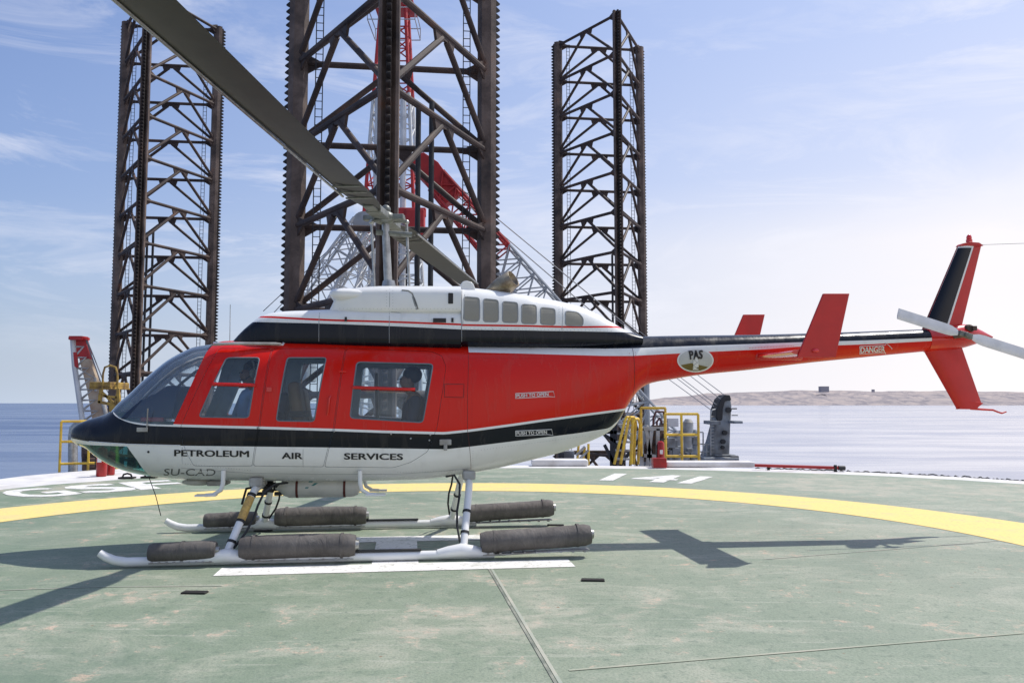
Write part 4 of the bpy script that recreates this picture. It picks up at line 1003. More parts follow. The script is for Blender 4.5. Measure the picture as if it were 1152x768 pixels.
# deck plate outline
front = [(-20, 541), (30, 534.5), (70, 531.2), (105, 528.3), (135, 527), (200, 525.5), (300, 524), (450, 523), (640, 523), (740, 524.2), (850, 526.8), (940, 529.6), (1000, 532), (1080, 536.2), (1152, 540.6), (1200, 544)]
outline = [tuple(ground(*p).xy) for p in front]
a1_ = atan2(outline[-1][1] - 5.0, outline[-1][0]); r1_ = math.hypot(outline[-1][0], outline[-1][1] - 5.0)
a0_ = atan2(outline[0][1] - 5.0, outline[0][0]); r0_ = math.hypot(outline[0][0], outline[0][1] - 5.0)
for i in range(1, 40):
    k = i / 40; a = a1_ + (a0_ - 2 * pi - a1_) * k; r = r1_ + (r0_ - r1_) * k; outline.append((r * cos(a), 5.0 + r * sin(a)))
dk = MB(); n = len(outline)
dk.prism(outline, lambda u, v, t: (u, v, t), -.45, -.004)
deck_edge = dk.build('helideck_slab', M['curb'], None); tag(deck_edge, 'white rim and underside of the helideck', kind='structure')
green = [(-60, 556.5), (0, 550.5), (60, 544.6), (110, 541.0), (150, 538.2), (250, 532), (400, 527.5), (520, 526), (660, 526.2), (740, 527.3), (850, 530), (940, 532.8), (1000, 535.4), (1080, 539.5), (1152, 544.2), (1200, 548)]
gp_ = [tuple(ground(*p).xy) for p in green]
a1_ = atan2(gp_[-1][1] - 5.0, gp_[-1][0]); r1_ = math.hypot(gp_[-1][0], gp_[-1][1] - 5.0); a0_ = atan2(gp_[0][1] - 5.0, gp_[0][0]); r0_ = math.hypot(gp_[0][0], gp_[0][1] - 5.0)
for i in range(1, 40):
    k = i / 40; a = a1_ + (a0_ - 2 * pi - a1_) * k; r = r1_ + (r0_ - r1_) * k; gp_.append((r * cos(a), 5.0 + r * sin(a)))
gm = MB(); gm.v = [(x, y, 0) for x, y in gp_]; gm.f = [tuple(range(len(gp_)))]
dk = gm.build('helideck', M['deck'], None, fix=False); tag(dk, 'worn green painted helideck surface', kind='structure')
if dk.data.polygons[0].normal.z < 0: dk.data.flip_normals()
tag(disc(RC.x, RC.y, 6.0, 7.32, .004).build('landing_circle', M['ring'], None), 'yellow landing circle painted on the deck', kind='structure')
# white H (one leg, one bar, other leg), in the helicopter's frame
def hl(x, y, z=0): return HO + HX * x + HY * y + Vector((0, 0, z))
hm = MB()
for (x0, x1, y0, y1) in ((-1.6, 1.50, -1.46, -1.12), (-1.6, 1.47, .07, .41), (-.30, .12, -1.12, .07)):
    hm.add([hl(x0, y0, .004), hl(x1, y0, .004), hl(x1, y1, .004), hl(x0, y1, .004)], [(0, 1, 2, 3)])
tag(hm.build('landing_mark', M['wmark'], None), 'white H painted under the helicopter', kind='structure')
# arc lettering
def arc_letter(ch, deg, r, hgt, w):
    me, (x0, x1, y0, y1) = text_mesh(ch, .035)
    a = radians(deg); rd = Vector((sin(a), cos(a))); tg = Vector((cos(a), -sin(a)))
    wd_ = w * (.30 if ch in '1I' else 1)
    for v in me.vertices:
        u = ((v.co.x - x0) / (x1 - x0) - .5) * wd_; k = (v.co.y - y0) / (y1 - y0) * hgt
        p = RC + rd * (r + k) + tg * u; v.co = (p.x, p.y, .0045 + v.co.z)
    return me
allm = bmesh.new()
for ch, deg in (('G', -50.5), ('S', -44.3), ('F', -38.5), ('R', -19), ('I', -14), ('G', -8.5), ('1', 17.8), ('4', 23.2), ('1', 28.0)):
    me = arc_letter(ch, deg, 8.2, 1.55, .86); allm.from_mesh(me)
me = bpy.data.meshes.new('deck_lettering'); allm.to_mesh(me); allm.free(); me.materials.clear(); me.materials.append(M['wmark'])
o = bpy.data.objects.new('deck_lettering', me); COL.objects.link(o); tag(o, 'white rig name GSF RIG 141 painted around the landing circle', kind='structure')
# weld seams and slots
def strip(pts, w, z, name, mat, label, kind='structure'):
    mb = MB()
    for i in range(len(pts) - 1):
        a, b_ = pts[i], pts[i + 1]; d = (b_ - a).normalized(); nn = Vector((-d.y, d.x, 0)) * w / 2
        mb.add([a - nn + Vector((0, 0, z)), a + nn + Vector((0, 0, z)), b_ + nn + Vector((0, 0, z)), b_ - nn + Vector((0, 0, z))], [(0, 1, 2, 3)])
    return tag(mb.build(name, mat, None), label, kind=kind)
M['seamdeck'] = simple('deck_seam', (.13, .15, .12), .8, col2=(.30, .30, .24), scale=5)
M['seamfaint'] = simple('deck_seam_faint', (.40, .385, .30), .85, col2=(.27, .31, .225), scale=2.2)
M['seamlight'] = simple('deck_seam_worn', (.42, .40, .32), .8, col2=(.26, .31, .25), scale=2)
g0 = ground(550, 640); g1 = ground(625, 768); dd = (g1 - g0).normalized()
strip([g0, g1, g1 + dd * 6], .018, .0042, 'deck_seam', M['seamdeck'], 'dark weld seam running towards the viewer')
strip([g0 + Vector((.026, 0, 0)), g1 + Vector((.026, 0, 0)), g1 + dd * 6], .022, .0030, 'deck_seam_edge', M['seamlight'], 'worn paint beside the weld seam')
strip([ground(640, 754), ground(1152, 712)], .022, .0036, 'deck_seam', M['seamfaint'], 'faint seam across the near deck')
strip([ground(0, 664), ground(110, 660), ground(250, 659)], .018, .0036, 'deck_seam', M['seamlight'], 'faint seam left of the skids')
strip([ground(860, 629), ground(1150, 606)], .018, .0036, 'deck_seam', M['seamlight'], 'faint seam right of the tail shadow')
for (a, b_, lb) in ((219, 667, 'dark slot in the deck at left near the front skid'), (667, 653, 'dark slot in the deck right of the seam'), (625, 591, 'small dark slot in the deck beyond the rear float'), (296, 597.5, 'small dark slot in the deck between the skids')):
    g_ = ground(a, b_); s_ = (.19 if b_ > 600 else .2); mb = MB()
    o = MB().box((0, 0, .007), (s_, .070, .010)).box((0, .030, .013), (s_ * .94, .006, .004)).box((0, -.030, .013), (s_ * .94, .006, .004)).build('drain_slot', M['slot'], None, False, .001)
    o.location = g_; o.rotation_euler = (0, 0, radians(-4)); tag(o, lb, 'drain slot', 'slots let into the helideck')

# ------------------------------------------------------------------ SEA, SHORE
def sea_material():
    m, t, b, o = nt('sea_water'); g = N(t, 'ShaderNodeNewGeometry')
    def mp(s):
        k = N(t, 'ShaderNodeMapping'); k.inputs['Scale'].default_value = s; t.links.new(g.outputs['Position'], k.inputs[0]); return k.outputs[0]
    w1 = noise(t, mp((.12, .22, 1)), 1.0, 6, .6, .3); w2 = noise(t, mp((.0016, .0055, 1)), 1.0, 4, .5, 1.2); w3 = noise(t, mp((.009, .028, 1)), 1.0, 5, .6, 1.0)
    st = math_(t, 'ADD', math_(t, 'MULTIPLY', w2, .55), math_(t, 'MULTIPLY', w3, .45))
    c = mixc(t, ramp(t, w2, [(.38, 0.0), (.62, 1.0)]), (.030, .062, .150), (.065, .100, .195)); t.links.new(c, b.inputs['Base Color'])
    t.links.new(ramp(t, st, [(.40, .33), (.60, .20)]), b.inputs['Roughness']); b.inputs['IOR'].default_value = 1.33
    bump(t, b, w1, .55, .35)
    # smoother water on the right; reflected sky haze painted into its pale colour
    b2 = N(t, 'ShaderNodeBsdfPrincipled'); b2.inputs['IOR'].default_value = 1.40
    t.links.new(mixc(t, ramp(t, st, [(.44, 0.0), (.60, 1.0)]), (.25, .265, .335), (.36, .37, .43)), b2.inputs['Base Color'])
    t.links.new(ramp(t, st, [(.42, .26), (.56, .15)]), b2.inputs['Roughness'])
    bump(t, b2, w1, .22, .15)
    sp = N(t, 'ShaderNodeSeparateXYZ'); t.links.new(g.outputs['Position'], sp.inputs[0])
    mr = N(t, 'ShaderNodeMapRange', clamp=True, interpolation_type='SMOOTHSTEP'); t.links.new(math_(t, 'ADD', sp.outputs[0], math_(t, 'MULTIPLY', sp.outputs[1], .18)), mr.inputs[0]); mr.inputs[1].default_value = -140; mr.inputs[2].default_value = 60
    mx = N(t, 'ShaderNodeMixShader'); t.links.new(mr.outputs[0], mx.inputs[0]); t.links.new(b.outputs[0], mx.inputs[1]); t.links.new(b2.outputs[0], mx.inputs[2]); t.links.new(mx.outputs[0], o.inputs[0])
    return m
M['sea'] = sea_material()
sm = MB(); ys = [-300, 0, 100, 300, 800, 2000, 6000, 20000, 60000]; xs_ = [-60000, -10000, -2000, -400, 0, 400, 2000, 10000, 60000]
for y in ys:
    for x in xs_: sm.v.append((x, y, -25))
for i in range(len(ys) - 1):
    for j in range(len(xs_) - 1): q = i * len(xs_) + j; sm.f.append((q, q + 1, q + len(xs_) + 1, q + len(xs_)))
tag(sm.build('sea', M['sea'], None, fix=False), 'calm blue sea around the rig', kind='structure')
m, t, b, o_ = nt('hazy_desert_shore'); v = coords(t, (1, 1, 3), True); n = noise(t, coords(t, (1, .3, 4), True), .006, 8, .75, .6); 
t.links.new(ramp(t, n, [(.42, (.24, .22, .23)), (.50, (.34, .30, .29)), (.60, (.41, .35, .32))]), b.inputs['Base Color']); b.inputs['Roughness'].default_value = 1; b.inputs['Specular IOR Level'].default_value = 0  # distance haze is painted into these pale shore colours
M['shore'] = m
D0 = 9000
hm = MB(); nx = 220; prof = interp([(700, 452.5), (737, 449), (750, 446.5), (775, 445.5), (800, 442), (850, 441), (880, 439.3), (930, 439), (1000, 440), (1060, 439.5), (1120, 440.5), (1200, 441), (1400, 442), (2200, 446)])
for j in range(9):
    for i in range(nx + 1):
        px = 700 + 1500 * i / nx; dpt = D0 + j * 300; base_z = -25
        top = at(px, prof(px) + .35 * sin(px * .11) + random.uniform(-.25, .25), dpt); hgt = (top.z + 25) * (sin(min(1, j / 6) * pi / 2) ** .8) * (1 if j == 6 else random.uniform(.88, 1.0)) if j else 0
        if j > 6: hgt *= .7
        p_ = at(px, 453, dpt); hm.v.append((p_.x, dpt, base_z + hgt))
for j in range(8):
    for i in range(nx): q = j * (nx + 1) + i; hm.f.append((q, q + 1, q + nx + 2, q + nx + 1))
tag(hm.build('shore_hills', M['shore'], None, fix=False), 'low hazy desert shore across the water', kind='structure')
M['farblock'] = simple('distant_concrete', (.33, .32, .35), .9)
for (px0, px1, py0, lb) in ((922.5, 931, 434.6, 'square block building on the distant shore'), (981, 983.5, 438, 'small hut on the distant shore, nearest the fin'), (1400, 1404, 437, '')):
    if not lb: continue
    p_ = at(px0, 441, D0 + 900); q_ = at(px1, py0, D0 + 900)
    bo = empty('building', ((p_.x + q_.x) / 2, D0 + 900, p_.z), label=lb, cat='building'); hgt = q_.z - p_.z; w_ = q_.x - p_.x
    MB().box((0, 0, hgt / 2), (w_, w_, hgt)).build('wall', M['farblock'], bo)
    MB().box((0, 0, hgt + .6), (w_ * 1.03, w_ * 1.03, 1.2)).build('roof', M['farblock'], bo)

# ------------------------------------------------------------------ JACK-UP LEGS
BAY = 4.36; SIDE = 10.0; RAD = SIDE / sqrt(3)
def make_chord(z0, z1):
    mb = MB(); s = .30
    # closed V-shaped box, apex plates facing outwards (+x is the outward radial direction)
    sec = [(-.50, -.20), (-.08, -.47), (.28, -.43), (.30, -.30), (.12, -.12), (.12, .12), (.30, .30), (.28, .43), (-.08, .47), (-.50, .20)]
    mb.prism(sec, lambda u, v, t: (u, v, t), z0, z1); return mb
def make_rack(z0, z1, pitch=.37):
    mb = MB()
    # strip build: each tooth a block, plus a continuous backing bar
    mb.box((.32, 0, (z0 + z1) / 2), (.42, .20, z1 - z0))
    z = z0
    while z < z1 - pitch:
        mb.prism([(.50, z + .005), (.78, z + .15), (.78, z + .22), (.50, z + .365)], lambda u, v, t: (u, t, v), -.095, .095); z += pitch
    return mb
def cyl_between(a, b, r, n=8): return MB().tube(a, b, r, n=n)
_mesh = {}
def part(name, key, mb_fn, mat, parent, smooth=False):
    if key not in _mesh:
        o = mb_fn().build(name, mat, parent, smooth); _mesh[key] = o.data; return o
    o = bpy.data.objects.new(name, _mesh[key]); COL.objects.link(o); o.parent = parent; return o
def jack_leg(loc, rz, ztop, zbot, label, pipe_x=(.9, 1.5), pipe_top=20):
    L = empty('rig_leg', (loc[0], loc[1], 0), rz, label=label, cat='rig leg', group='lattice legs of the rig')
    nb = int((ztop - zbot) / BAY); z0 = ztop - nb * BAY
    ang = [radians(-90), radians(30), radians(150)]; C = [Vector((RAD * cos(a), RAD * sin(a), 0)) for a in ang]
    for a, c in zip(ang, C):
        ch = part('chord', ('chord', round(z0, 2), round(ztop, 2)), lambda: make_chord(z0, ztop + .35), M['chord'], L); ch.location = c; ch.rotation_euler = (0, 0, a)
        rk = part('rack', ('rack', round(z0, 2), round(ztop, 2)), lambda: make_rack(z0, ztop + .30), M['rack'], ch)
    def hbrace():
        mb = MB(); h_ = SIDE / 2 - .3
        mb.tube((-h_, 0, 0), (h_, 0, 0), .165, n=10)
        # gussets: centre and ends
        mb.prism([(-1.1, .12), (-1.0, -.16), (-.82, -.72), (-.55, -.62), (-.32, -.34), (.32, -.34), (.55, -.62), (.82, -.72), (1.0, -.16), (1.1, .12)], lambda u, v, t: (u, t, v), -.07, .07)
        for s in (-1, 1):
            mb.prism([(s * (h_ + .05), .55), (s * (h_ - .25), .45), (s * (h_ - .9), .12), (s * (h_ - .9), -.10), (s * (h_ - .25), -.5), (s * (h_ + .05), -.75)], lambda u, v, t: (u, t, v), -.06, .06)
        return mb
    def dbrace(s):
        return MB().tube((s * .25, 0, -.30), (s * (SIDE / 2 - .42), 0, -BAY + .42), .155, n=10)
    for k in range(nb + 1):
        z = z0 + k * BAY
        for i in range(3):
            a, b_ = C[i], C[(i + 1) % 3]; mid = (a + b_) / 2; ang_ = atan2(b_.y - a.y, b_.x - a.x)
            hb = part('horizontal_brace', 'hbrace', hbrace, M['leg'], L, True); hb.location = (mid.x, mid.y, z); hb.rotation_euler = (0, 0, ang_)
            if k > 0:
                for s in (-1, 1):
                    db = part('diagonal_brace', 'dbrace%d' % s, lambda s=s: dbrace(s), M['leg'], L, True); db.location = (mid.x, mid.y, z); db.rotation_euler = (0, 0, ang_)
        if k == nb or k == 0: continue
    # ladder next to the rear chords
    for s in (-1, 1):
        mb = MB(); x = s * (SIDE / 2 - 1.15); y = C[1].y - .5; zz0 = z0
        for dx in (-.18, .18): mb.box((x + dx, y, (zz0 + ztop) / 2), (.05, .05, ztop - zz0))
        z = zz0
        while z < ztop: mb.box((x, y, z), (.36, .035, .035)); z += .42
        mb.build('ladder', M['darkpipe'], L)
    for px_ in pipe_x:
        MB().tube((px_, -.4, z0), (px_, -.4, pipe_top + px_ * .4), .13, n=10).build('riser_pipe', M['darkpipe'], L, True)
    return L
RR = radians(7)
def leg_at(px_near, dn, px_far, df):
    n_ = at(px_near, 453, dn); f_ = at(px_far, 453, df); d = (n_ - f_); c = f_ + d / 3
    c = n_ + (f_ - n_) * (2 / 3); rz = atan2(d.y, d.x) + pi / 2; return c, rz
c, rz = leg_at(437.3, 34.0, 437.5, 42.6); jack_leg(c, RR, 28.0, -30, 'nearest dark lattice rig leg, rising out of the top behind the rotor mast', (1.3, 1.95), 15.5)
c, rz = leg_at(152, 81.3, 181, 89.8); jack_leg(c, RR, 43.7, -30, 'dark rusty lattice rig leg at the left behind the helicopter nose', (-1.0, -.4), 20)
c, rz = leg_at(696.5, 87.0, 677.5, 95.2); jack_leg(c, RR, 43.8, -30, 'dark lattice rig leg to the right, seen behind the engine cowling', (.6, 1.3), 18)

# hull of the rig under the legs
M['hull'] = simple('rig_hull_grey', (.30, .31, .31), .7, col2=(.20, .17, .15), scale=.3)
tag(MB().prism([(-14, 26), (4, 26), (28, 92), (18, 112), (-34, 104), (-50, 86)], lambda u, v, t: (u, v, t), -19, -12).build('rig_hull', M['hull'], None, False, .4), 'grey steel hull deck of the rig below the helideck', kind='structure')

# ------------------------------------------------------------------ CRANES, DERRICK
def lattice(a, b, w0, w1, n, name, mat, parent, side_dir, r=.09, rb=.05, k0=0, k1=1):
    """square lattice boom from a to b; side_dir lies across the boom; only the span k0..k1"""
    a = Vector(a); b = Vector(b); d = (b - a).normalized(); u = (Vector(side_dir) - d * Vector(side_dir).dot(d)).normalized(); v = d.cross(u)
    mb = MB(); P = []
    m = max(1, int(round(n * (k1 - k0))))
    for i in range(m + 1):
        k = k0 + (k1 - k0) * i / m; w = (w0 + (w1 - w0) * k) / 2; c = a.lerp(b, k)
        P.append([c + u * w + v * w, c - u * w + v * w, c - u * w - v * w, c + u * w - v * w])
    for j in range(4): mb.tube(P[0][j], P[-1][j], r, n=6)
    for i in range(m):
        for j in range(4):
            j2 = (j + 1) % 4
            mb.tube(P[i][j], P[i + 1][j2], rb, n=5, cap=False); mb.tube(P[i][j], P[i][j2], rb, n=5, cap=False)
            if i % 2 == 0: mb.tube(P[i][j2], P[i + 1][j], rb, n=5, cap=False)
    return mb.build(name, mat, parent)
# derrick
DD = 72; dz = lambda py: at(441, py, DD).z; dx = at(441, 300, DD).x
der = empty('drilling_derrick', (0, 0, 0), label='red and white lattice derrick behind the nearest rig leg', cat='derrick')
B0 = Vector((dx, DD, -12)); B1 = Vector((dx, DD, dz(12)))
kz = lambda py: (dz(py) - B0.z) / (B1.z - B0.z)
W0, W1 = 7.6, 2.2
for nm, mt, p0, p1 in (('lower_section', 'cranewhite', 620, 268), ('red_section', 'cranered', 268, 190), ('upper_section', 'cranewhite', 190, 112), ('red_section', 'cranered', 112, 12)):
    lattice(B0, B1, W0, W1, 26, nm, M[mt], der, (1, 0, 0), .16, .07, max(0, kz(p0)), kz(p1))
MB().box(B1 + Vector((0, 0, .3)), (3.6, 3.6, .2)).box(B1 + Vector((0, 0, 1.0)), (1.2, 1.2, 1.2)).build('crown_block', M['cranered'], der)
p_ = at(441, 34, DD); mb = MB()
for z in (0, 1.1):
    for s in (-1, 1):
        mb.beam((dx - 2.1, DD + s * 2.1, p_.z + z), (dx + 2.1, DD + s * 2.1, p_.z + z), .07, .07); mb.beam((dx + s * 2.1, DD - 2.1, p_.z + z), (dx + s * 2.1, DD + 2.1, p_.z + z), .07, .07)
for x in (-2.1, 2.1):
    for y in (-2.1, 2.1): mb.beam((dx + x, DD + y, p_.z), (dx + x, DD + y, p_.z + 1.1), .07, .07)
mb.build('crown_railing', M['cranegrey'], der)
for s in (-1, 1):
    MB().tube((dx + s * 1.4, DD - 2.6, -12), (dx + s * 1.1, DD - 1.8, dz(120)), .28, n=8).build('standpipe', M['cranewhite'], der)
MB().box((dx + 2.4, DD - 3, dz(262)), (1.6, 1.2, 2.6)).box((dx + 1.9, DD - 3, dz(248)), (2.8, .5, .8)).build('travelling_block', M['cranered'], der, False, .1)
mb = MB()
for i in range(9): mb.tube((dx - 1.4 + i * .33, DD + .5, dz(270)), (dx - 1.2 + i * .3, DD + .2, dz(430)), .10, n=6)
mb.build('pipe_rack', M['darkpipe'], der)
# crane with the long boom leaning left
CD = 52
tip = at(472, 181, CD); foot = at(741, 497, CD)
cr = empty('crane', (0, 0, 0), label='crane with red tipped grey lattice boom rising behind the nearest leg to its right', cat='crane', group='deck cranes')
Lb = (foot - tip).length
def ktip(px): return (foot.x - at(px, 300, CD).x) / (foot.x - tip.x)
lattice(foot, tip, 2.3, 1.3, 20, 'boom', M['cranegrey'], cr, (0, 1, 0), .09, .05, 0, ktip(562))
lattice(foot, tip, 2.3, 1.3, 20, 'boom_tip', M['cranered'], cr, (0, 1, 0), .11, .055, ktip(562), .93)
dd = (tip - foot).normalized(); u_ = Vector((0, 1, 0)); v_ = dd.cross(u_)
MB().prism([(-.4, .55), (2.8, .75), (3.4, .2), (3.1, -.5), (2.0, -.8), (-.4, -.6)], lambda a, b_, t_: tip - dd * 3.0 + dd * a + v_ * b_ + u_ * t_, -.6, .6).build('boom_head', M['cranered'], cr, False, .05)
MB().tube(tip - dd * .4 - u_ * .1, tip - dd * .4 + u_ * .1, .6, n=20).build('sheave', M['grey'], cr)
gan = at(727, 392, CD); mb = MB()
for o1 in (.25, -.35): mb.tube(tip + Vector((.2, 0, o1)), gan + Vector((0, 0, o1 * 1.8)), .035, n=5)
mb.build('pendant_wire', M['cable'], cr)
MB().tube(foot + Vector((-.7, 0, 0)), gan, .18, n=8).build('gantry', M['cranegrey'], cr)
hb = at(459, 205, CD - 1); 
MB().tube(foot + Vector((.5, 0, -12)), foot + Vector((.5, 0, -3.5)), 1.2, n=20).build('pedestal', M['cranegrey'], cr, True)
MB().box(foot + Vector((.5, 0, -2.4)), (3.2, 2.6, 2.0)).build('machinery_house', M['cranegrey'], cr, False, .1)
# second crane to the left of the derrick
CE = 56
tip = at(409, 252, CE); foot = at(322, 372, CE) + Vector((0, 0, -1))
cr2 = empty('crane', (0, 0, 0), label='crane with a short pale grey lattice boom left of the derrick', cat='crane', group='deck cranes')
lattice(foot, tip, 2.4, 1.3, 8, 'boom', M['cranewhite'], cr2, (0, 1, 0), .09, .05)
foot2 = at(372, 372, CE); lattice(foot2, at(414, 262, CE), 1.6, 1.0, 7, 'back_mast', M['cranewhite'], cr2, (0, 1, 0), .07, .04)
MB().tube(tip + Vector((0, -.2, .1)), tip + Vector((0, .2, .1)), .75, n=22).build('sheave', M['cranegrey'], cr2)
mb = MB()
for o1, e in ((0, (338, 312)), (.3, (352, 292)), (.6, (330, 306)), (-.3, (362, 300))):
    mb.tube(tip + Vector((-.3, 0, .3 - o1 * .2)), at(e[0] - 34, e[1] + 44, CE), .03, n=5)
mb.build('hoist_wire', M['cable'], cr2)
MB().tube(foot + Vector((.3, 0, -18)), foot + Vector((.3, 0, -1.5)), 1.1, n=20).build('pedestal', M['cranegrey'], cr2, True)
MB().box(foot + Vector((0.3, 0, -1.5)), (3.0, 2.8, 2.0)).build('machinery_house', M['cranegrey'], cr2, False, .1)

# crane boom on the left, red top
LD = 30
lc = empty('crane', (0, 0, 0), label='weathered crane boom with a red top standing left of the helicopter nose', cat='crane', group='deck cranes')
def A(px, py, d=LD): return at(px, py, d)
MB().path([A(82, 382), A(84, 412), A(88, 440), A(93, 475), A(96, 545)], .10, 8).build('boom_tube', M['cranewhite'], lc, True)
MB().path([A(82, 382, LD + 1), A(84, 412, LD + 1), A(88, 440, LD + 1), A(92, 475, LD + 1), A(95, 545, LD + 1)], .07, 8).build('boom_tube', M['cranegrey'], lc, True)
zz = [390, 402, 414, 426, 438, 450, 462, 474, 488]
lx = interp([(380, 82), (412, 84), (440, 88), (475, 93), (545, 96)]); rx = interp([(380, 92), (412, 99), (440, 105), (475, 113), (545, 126)])
for i in range(len(zz) - 1):
    zc = (zz[i] + zz[i + 1]) / 2
    MB().path([A(lx(zz[i]), zz[i]), A(rx(zz[i]), zz[i]), A(lx(zz[i + 1]), zz[i + 1])], .05, 6).build('lattice', M['lgrey'], lc)
def web(p, name, mat, d0=LD, th=.25):
    q = [A(a, b_, d0) for a, b_ in p]; q2 = [v + Vector((0, th, 0)) for v in q]; n = len(q)
    MB().add(q + q2, [tuple(range(n)), tuple(range(n, 2 * n))] + [(i, (i + 1) % n, n + (i + 1) % n, n + i) for i in range(n)]).build(name, mat, lc, False, .02)
web([(89, 404), (100, 402), (108, 425), (120, 470), (126, 545), (110, 545), (104, 475), (98, 440)], 'side_plate', M['craneplate'])
web([(82, 380), (95, 379), (98, 390), (101, 404), (90, 405), (84, 396)], 'boom_head', M['cranered'])
web([(82, 396), (85.5, 396), (87.5, 414), (83.5, 412)], 'red_stripe', M['cranered'], LD - .1, .1)
MB().box(A(88.5, 380.5), (.46, .5, .14)).tube(A(81, 379), A(81, 381.5), .12).tube(A(97, 380), A(97, 382.5), .12).build('head_fitting', M['cranered'], lc)
MB().tube(A(97, 380), A(121, 440), .022, n=5).tube(A(96, 380), A(114, 432), .022, n=5).build('stay_wire', M['cable'], lc)
MB().tube(A(107, 425), A(108, 440), .05).tube(A(84, 412), A(107, 425), .02).tube(A(113, 440), A(120, 470), .07).build('handrail', M['lgrey'], lc)

# yellow basket by the left leg
bk_ = empty('access_platform', (0, 0, 0), label='yellow tubular access platform in front of the left rig leg', cat='platform')
BD = 24
def Bq(px, py, d=BD): return at(px, py, d)
mb = MB()
for d in (BD, BD + 1.2):
    mb.path([Bq(115, 440, d), Bq(116, 420, d), Bq(118, 413, d), Bq(124, 411, d), Bq(130, 413, d), Bq(132, 420, d), Bq(132.5, 440, d)], .030, 8)
mb.tube(Bq(115, 431, BD), Bq(115, 431, BD + 1.2), .03).tube(Bq(132, 431, BD), Bq(132, 431, BD + 1.2), .03).build('guard_hoop', M['yellowold'], bk_, True)
MB().box(Bq(123.5, 433, BD + .6), (.62, 1.2, .16)).box(Bq(123.5, 437, BD + .6), (.66, 1.2, .05)).build('seat_deck', M['yellowold'], bk_, False, .02)
MB().beam(Bq(114, 440, BD + 1), Bq(131, 455, BD + 1), .05, .05).beam(Bq(111, 445), Bq(134, 447), .06, .06).beam(Bq(112, 453), Bq(114, 437), .08, .08).beam(Bq(134, 455), Bq(133, 437), .08, .08).beam(Bq(111, 452), Bq(133, 456), .08, .08).beam(Bq(113, 440), Bq(131, 456), .06, .06).beam(Bq(133, 440), Bq(128, 460), .06, .06).beam(Bq(128, 455), Bq(130, 560), .18, .18).build('support_frame', M['yellowold'], bk_)

# guard rails
def railing(name, pts, hts, mat, label, group, depthless=False, r=.027, extra=None):
    """pts: post positions on deck (world), hts: rail heights"""
    g = empty(name, (0, 0, 0), label=label, cat='guard rail', group=group)
    for p in pts: MB().tube(p, p + Vector((0, 0, max(hts))), r, n=8).build('post', mat, g, True)
    for hgt in hts:
        for i in range(len(pts) - 1):
            MB().tube(pts[i] + Vector((0, 0, hgt)), pts[i + 1] + Vector((0, 0, hgt)), r, n=8).build('rail', mat, g, True)
    return g
def GP(px, py, d): 
    p = at(px, py, d); return p
zL = at(68, 531, 18.0).z
railing('guard_rail', [Vector((at(x, 500, d).x, d, zL)) for x, d in ((68, 18.0), (100, 18.2), (131, 18.4))], [.18, .66, 1.10], M['yellow'], 'yellow guard rail at the left deck edge beside the nose', 'yellow guard rails')
zR = -.12
def PR(px, d, z=zR): p = at(px, 500, d); return Vector((p.x, d, z))
RDP = 20.0
railing('guard_rail', [PR(748.5, RDP), PR(767, RDP), PR(786, RDP)], [.28, .80, 1.30], M['yellow'], 'yellow three bar guard rail behind the red extinguisher', 'yellow guard rails', r=.032)
railing('guard_rail', [PR(721.5, RDP + 1.0, .1), PR(749, RDP + .5, .1)], [1.22], M['yellow'], 'short single bar yellow rail left of the red extinguisher', 'yellow guard rails', r=.032)
# yellow stair rails
st = empty('stairway', (0, 0, 0), label='yellow stair handrails leading down from the deck edge below the tail boom', cat='stairs')
for (x0, x1, y0) in ((691, 703, 469), (698, 707, 469), (710, 712, 471)):
    MB().path([at(x0, 522, RDP), at(x1, y0 + 4, RDP), at(x1 + 2, y0, RDP), at(x1 + 6, y0, RDP + .4), at(x1 + 8, y0 + 6, RDP + .8), at(x1 + 6, 522, RDP + 1)], .034, 8).build('handrail', M['yellow'], st, True)
mb = MB()
for i in range(5): mb.box(at(700 + i * 1.0, 516 - i * 9.5, RDP + .5), (.36, .3, .04))
mb.build('treads', M['lgrey'], st)
st2 = empty('stairway', (0, 0, 0), label='small yellow and grey stair frame left of the white kerb under the tail', cat='stairs')
for x0, x1, y0 in ((649, 651, 500), (655, 658, 503), (662, 662, 499)):
    MB().tube(at(x0, 523, RDP), at(x1, y0, RDP), .03, n=8).build('handrail', M['yellow'], st2, True)
MB().beam(at(648, 512, RDP), at(658, 502, RDP), .10, .05).beam(at(650, 518, RDP), at(662, 506, RDP), .10, .05).build('treads', M['lgrey'], st2)
wb = empty('winch', (0, 0, 0), label='small dark grey winch at the deck edge below the rear fuselage', cat='winch')
MB().box(at(638, 512, 21), (.34, .4, .24)).build('frame', M['grey'], wb, False, .02)
MB().tube(at(628, 512, 20.8), at(634, 512, 20.8), .15, n=14).build('drum', M['darkpipe'], wb, True)
# kerbs
for (x0, x1, yt, yb, d, lb) in ((750, 850, 519.3, 528.5, 18.6, 'white painted steel kerb box at the deck edge right of the red extinguisher'), (598, 662, 517.0, 526.0, 19.0, 'white painted steel kerb box at the deck edge below the rear fuselage')):
    a, b_ = at(x0, yb, d), at(x1, yb, d); tp = at(x0, yt, d)
    o = MB().box(((a.x + b_.x) / 2, d + .25, (tp.z + .0) / 2), (b_.x - a.x, .5, tp.z + .0)).build('kerb_box', M['curb'], None, False, .04); tag(o, lb, 'kerb')
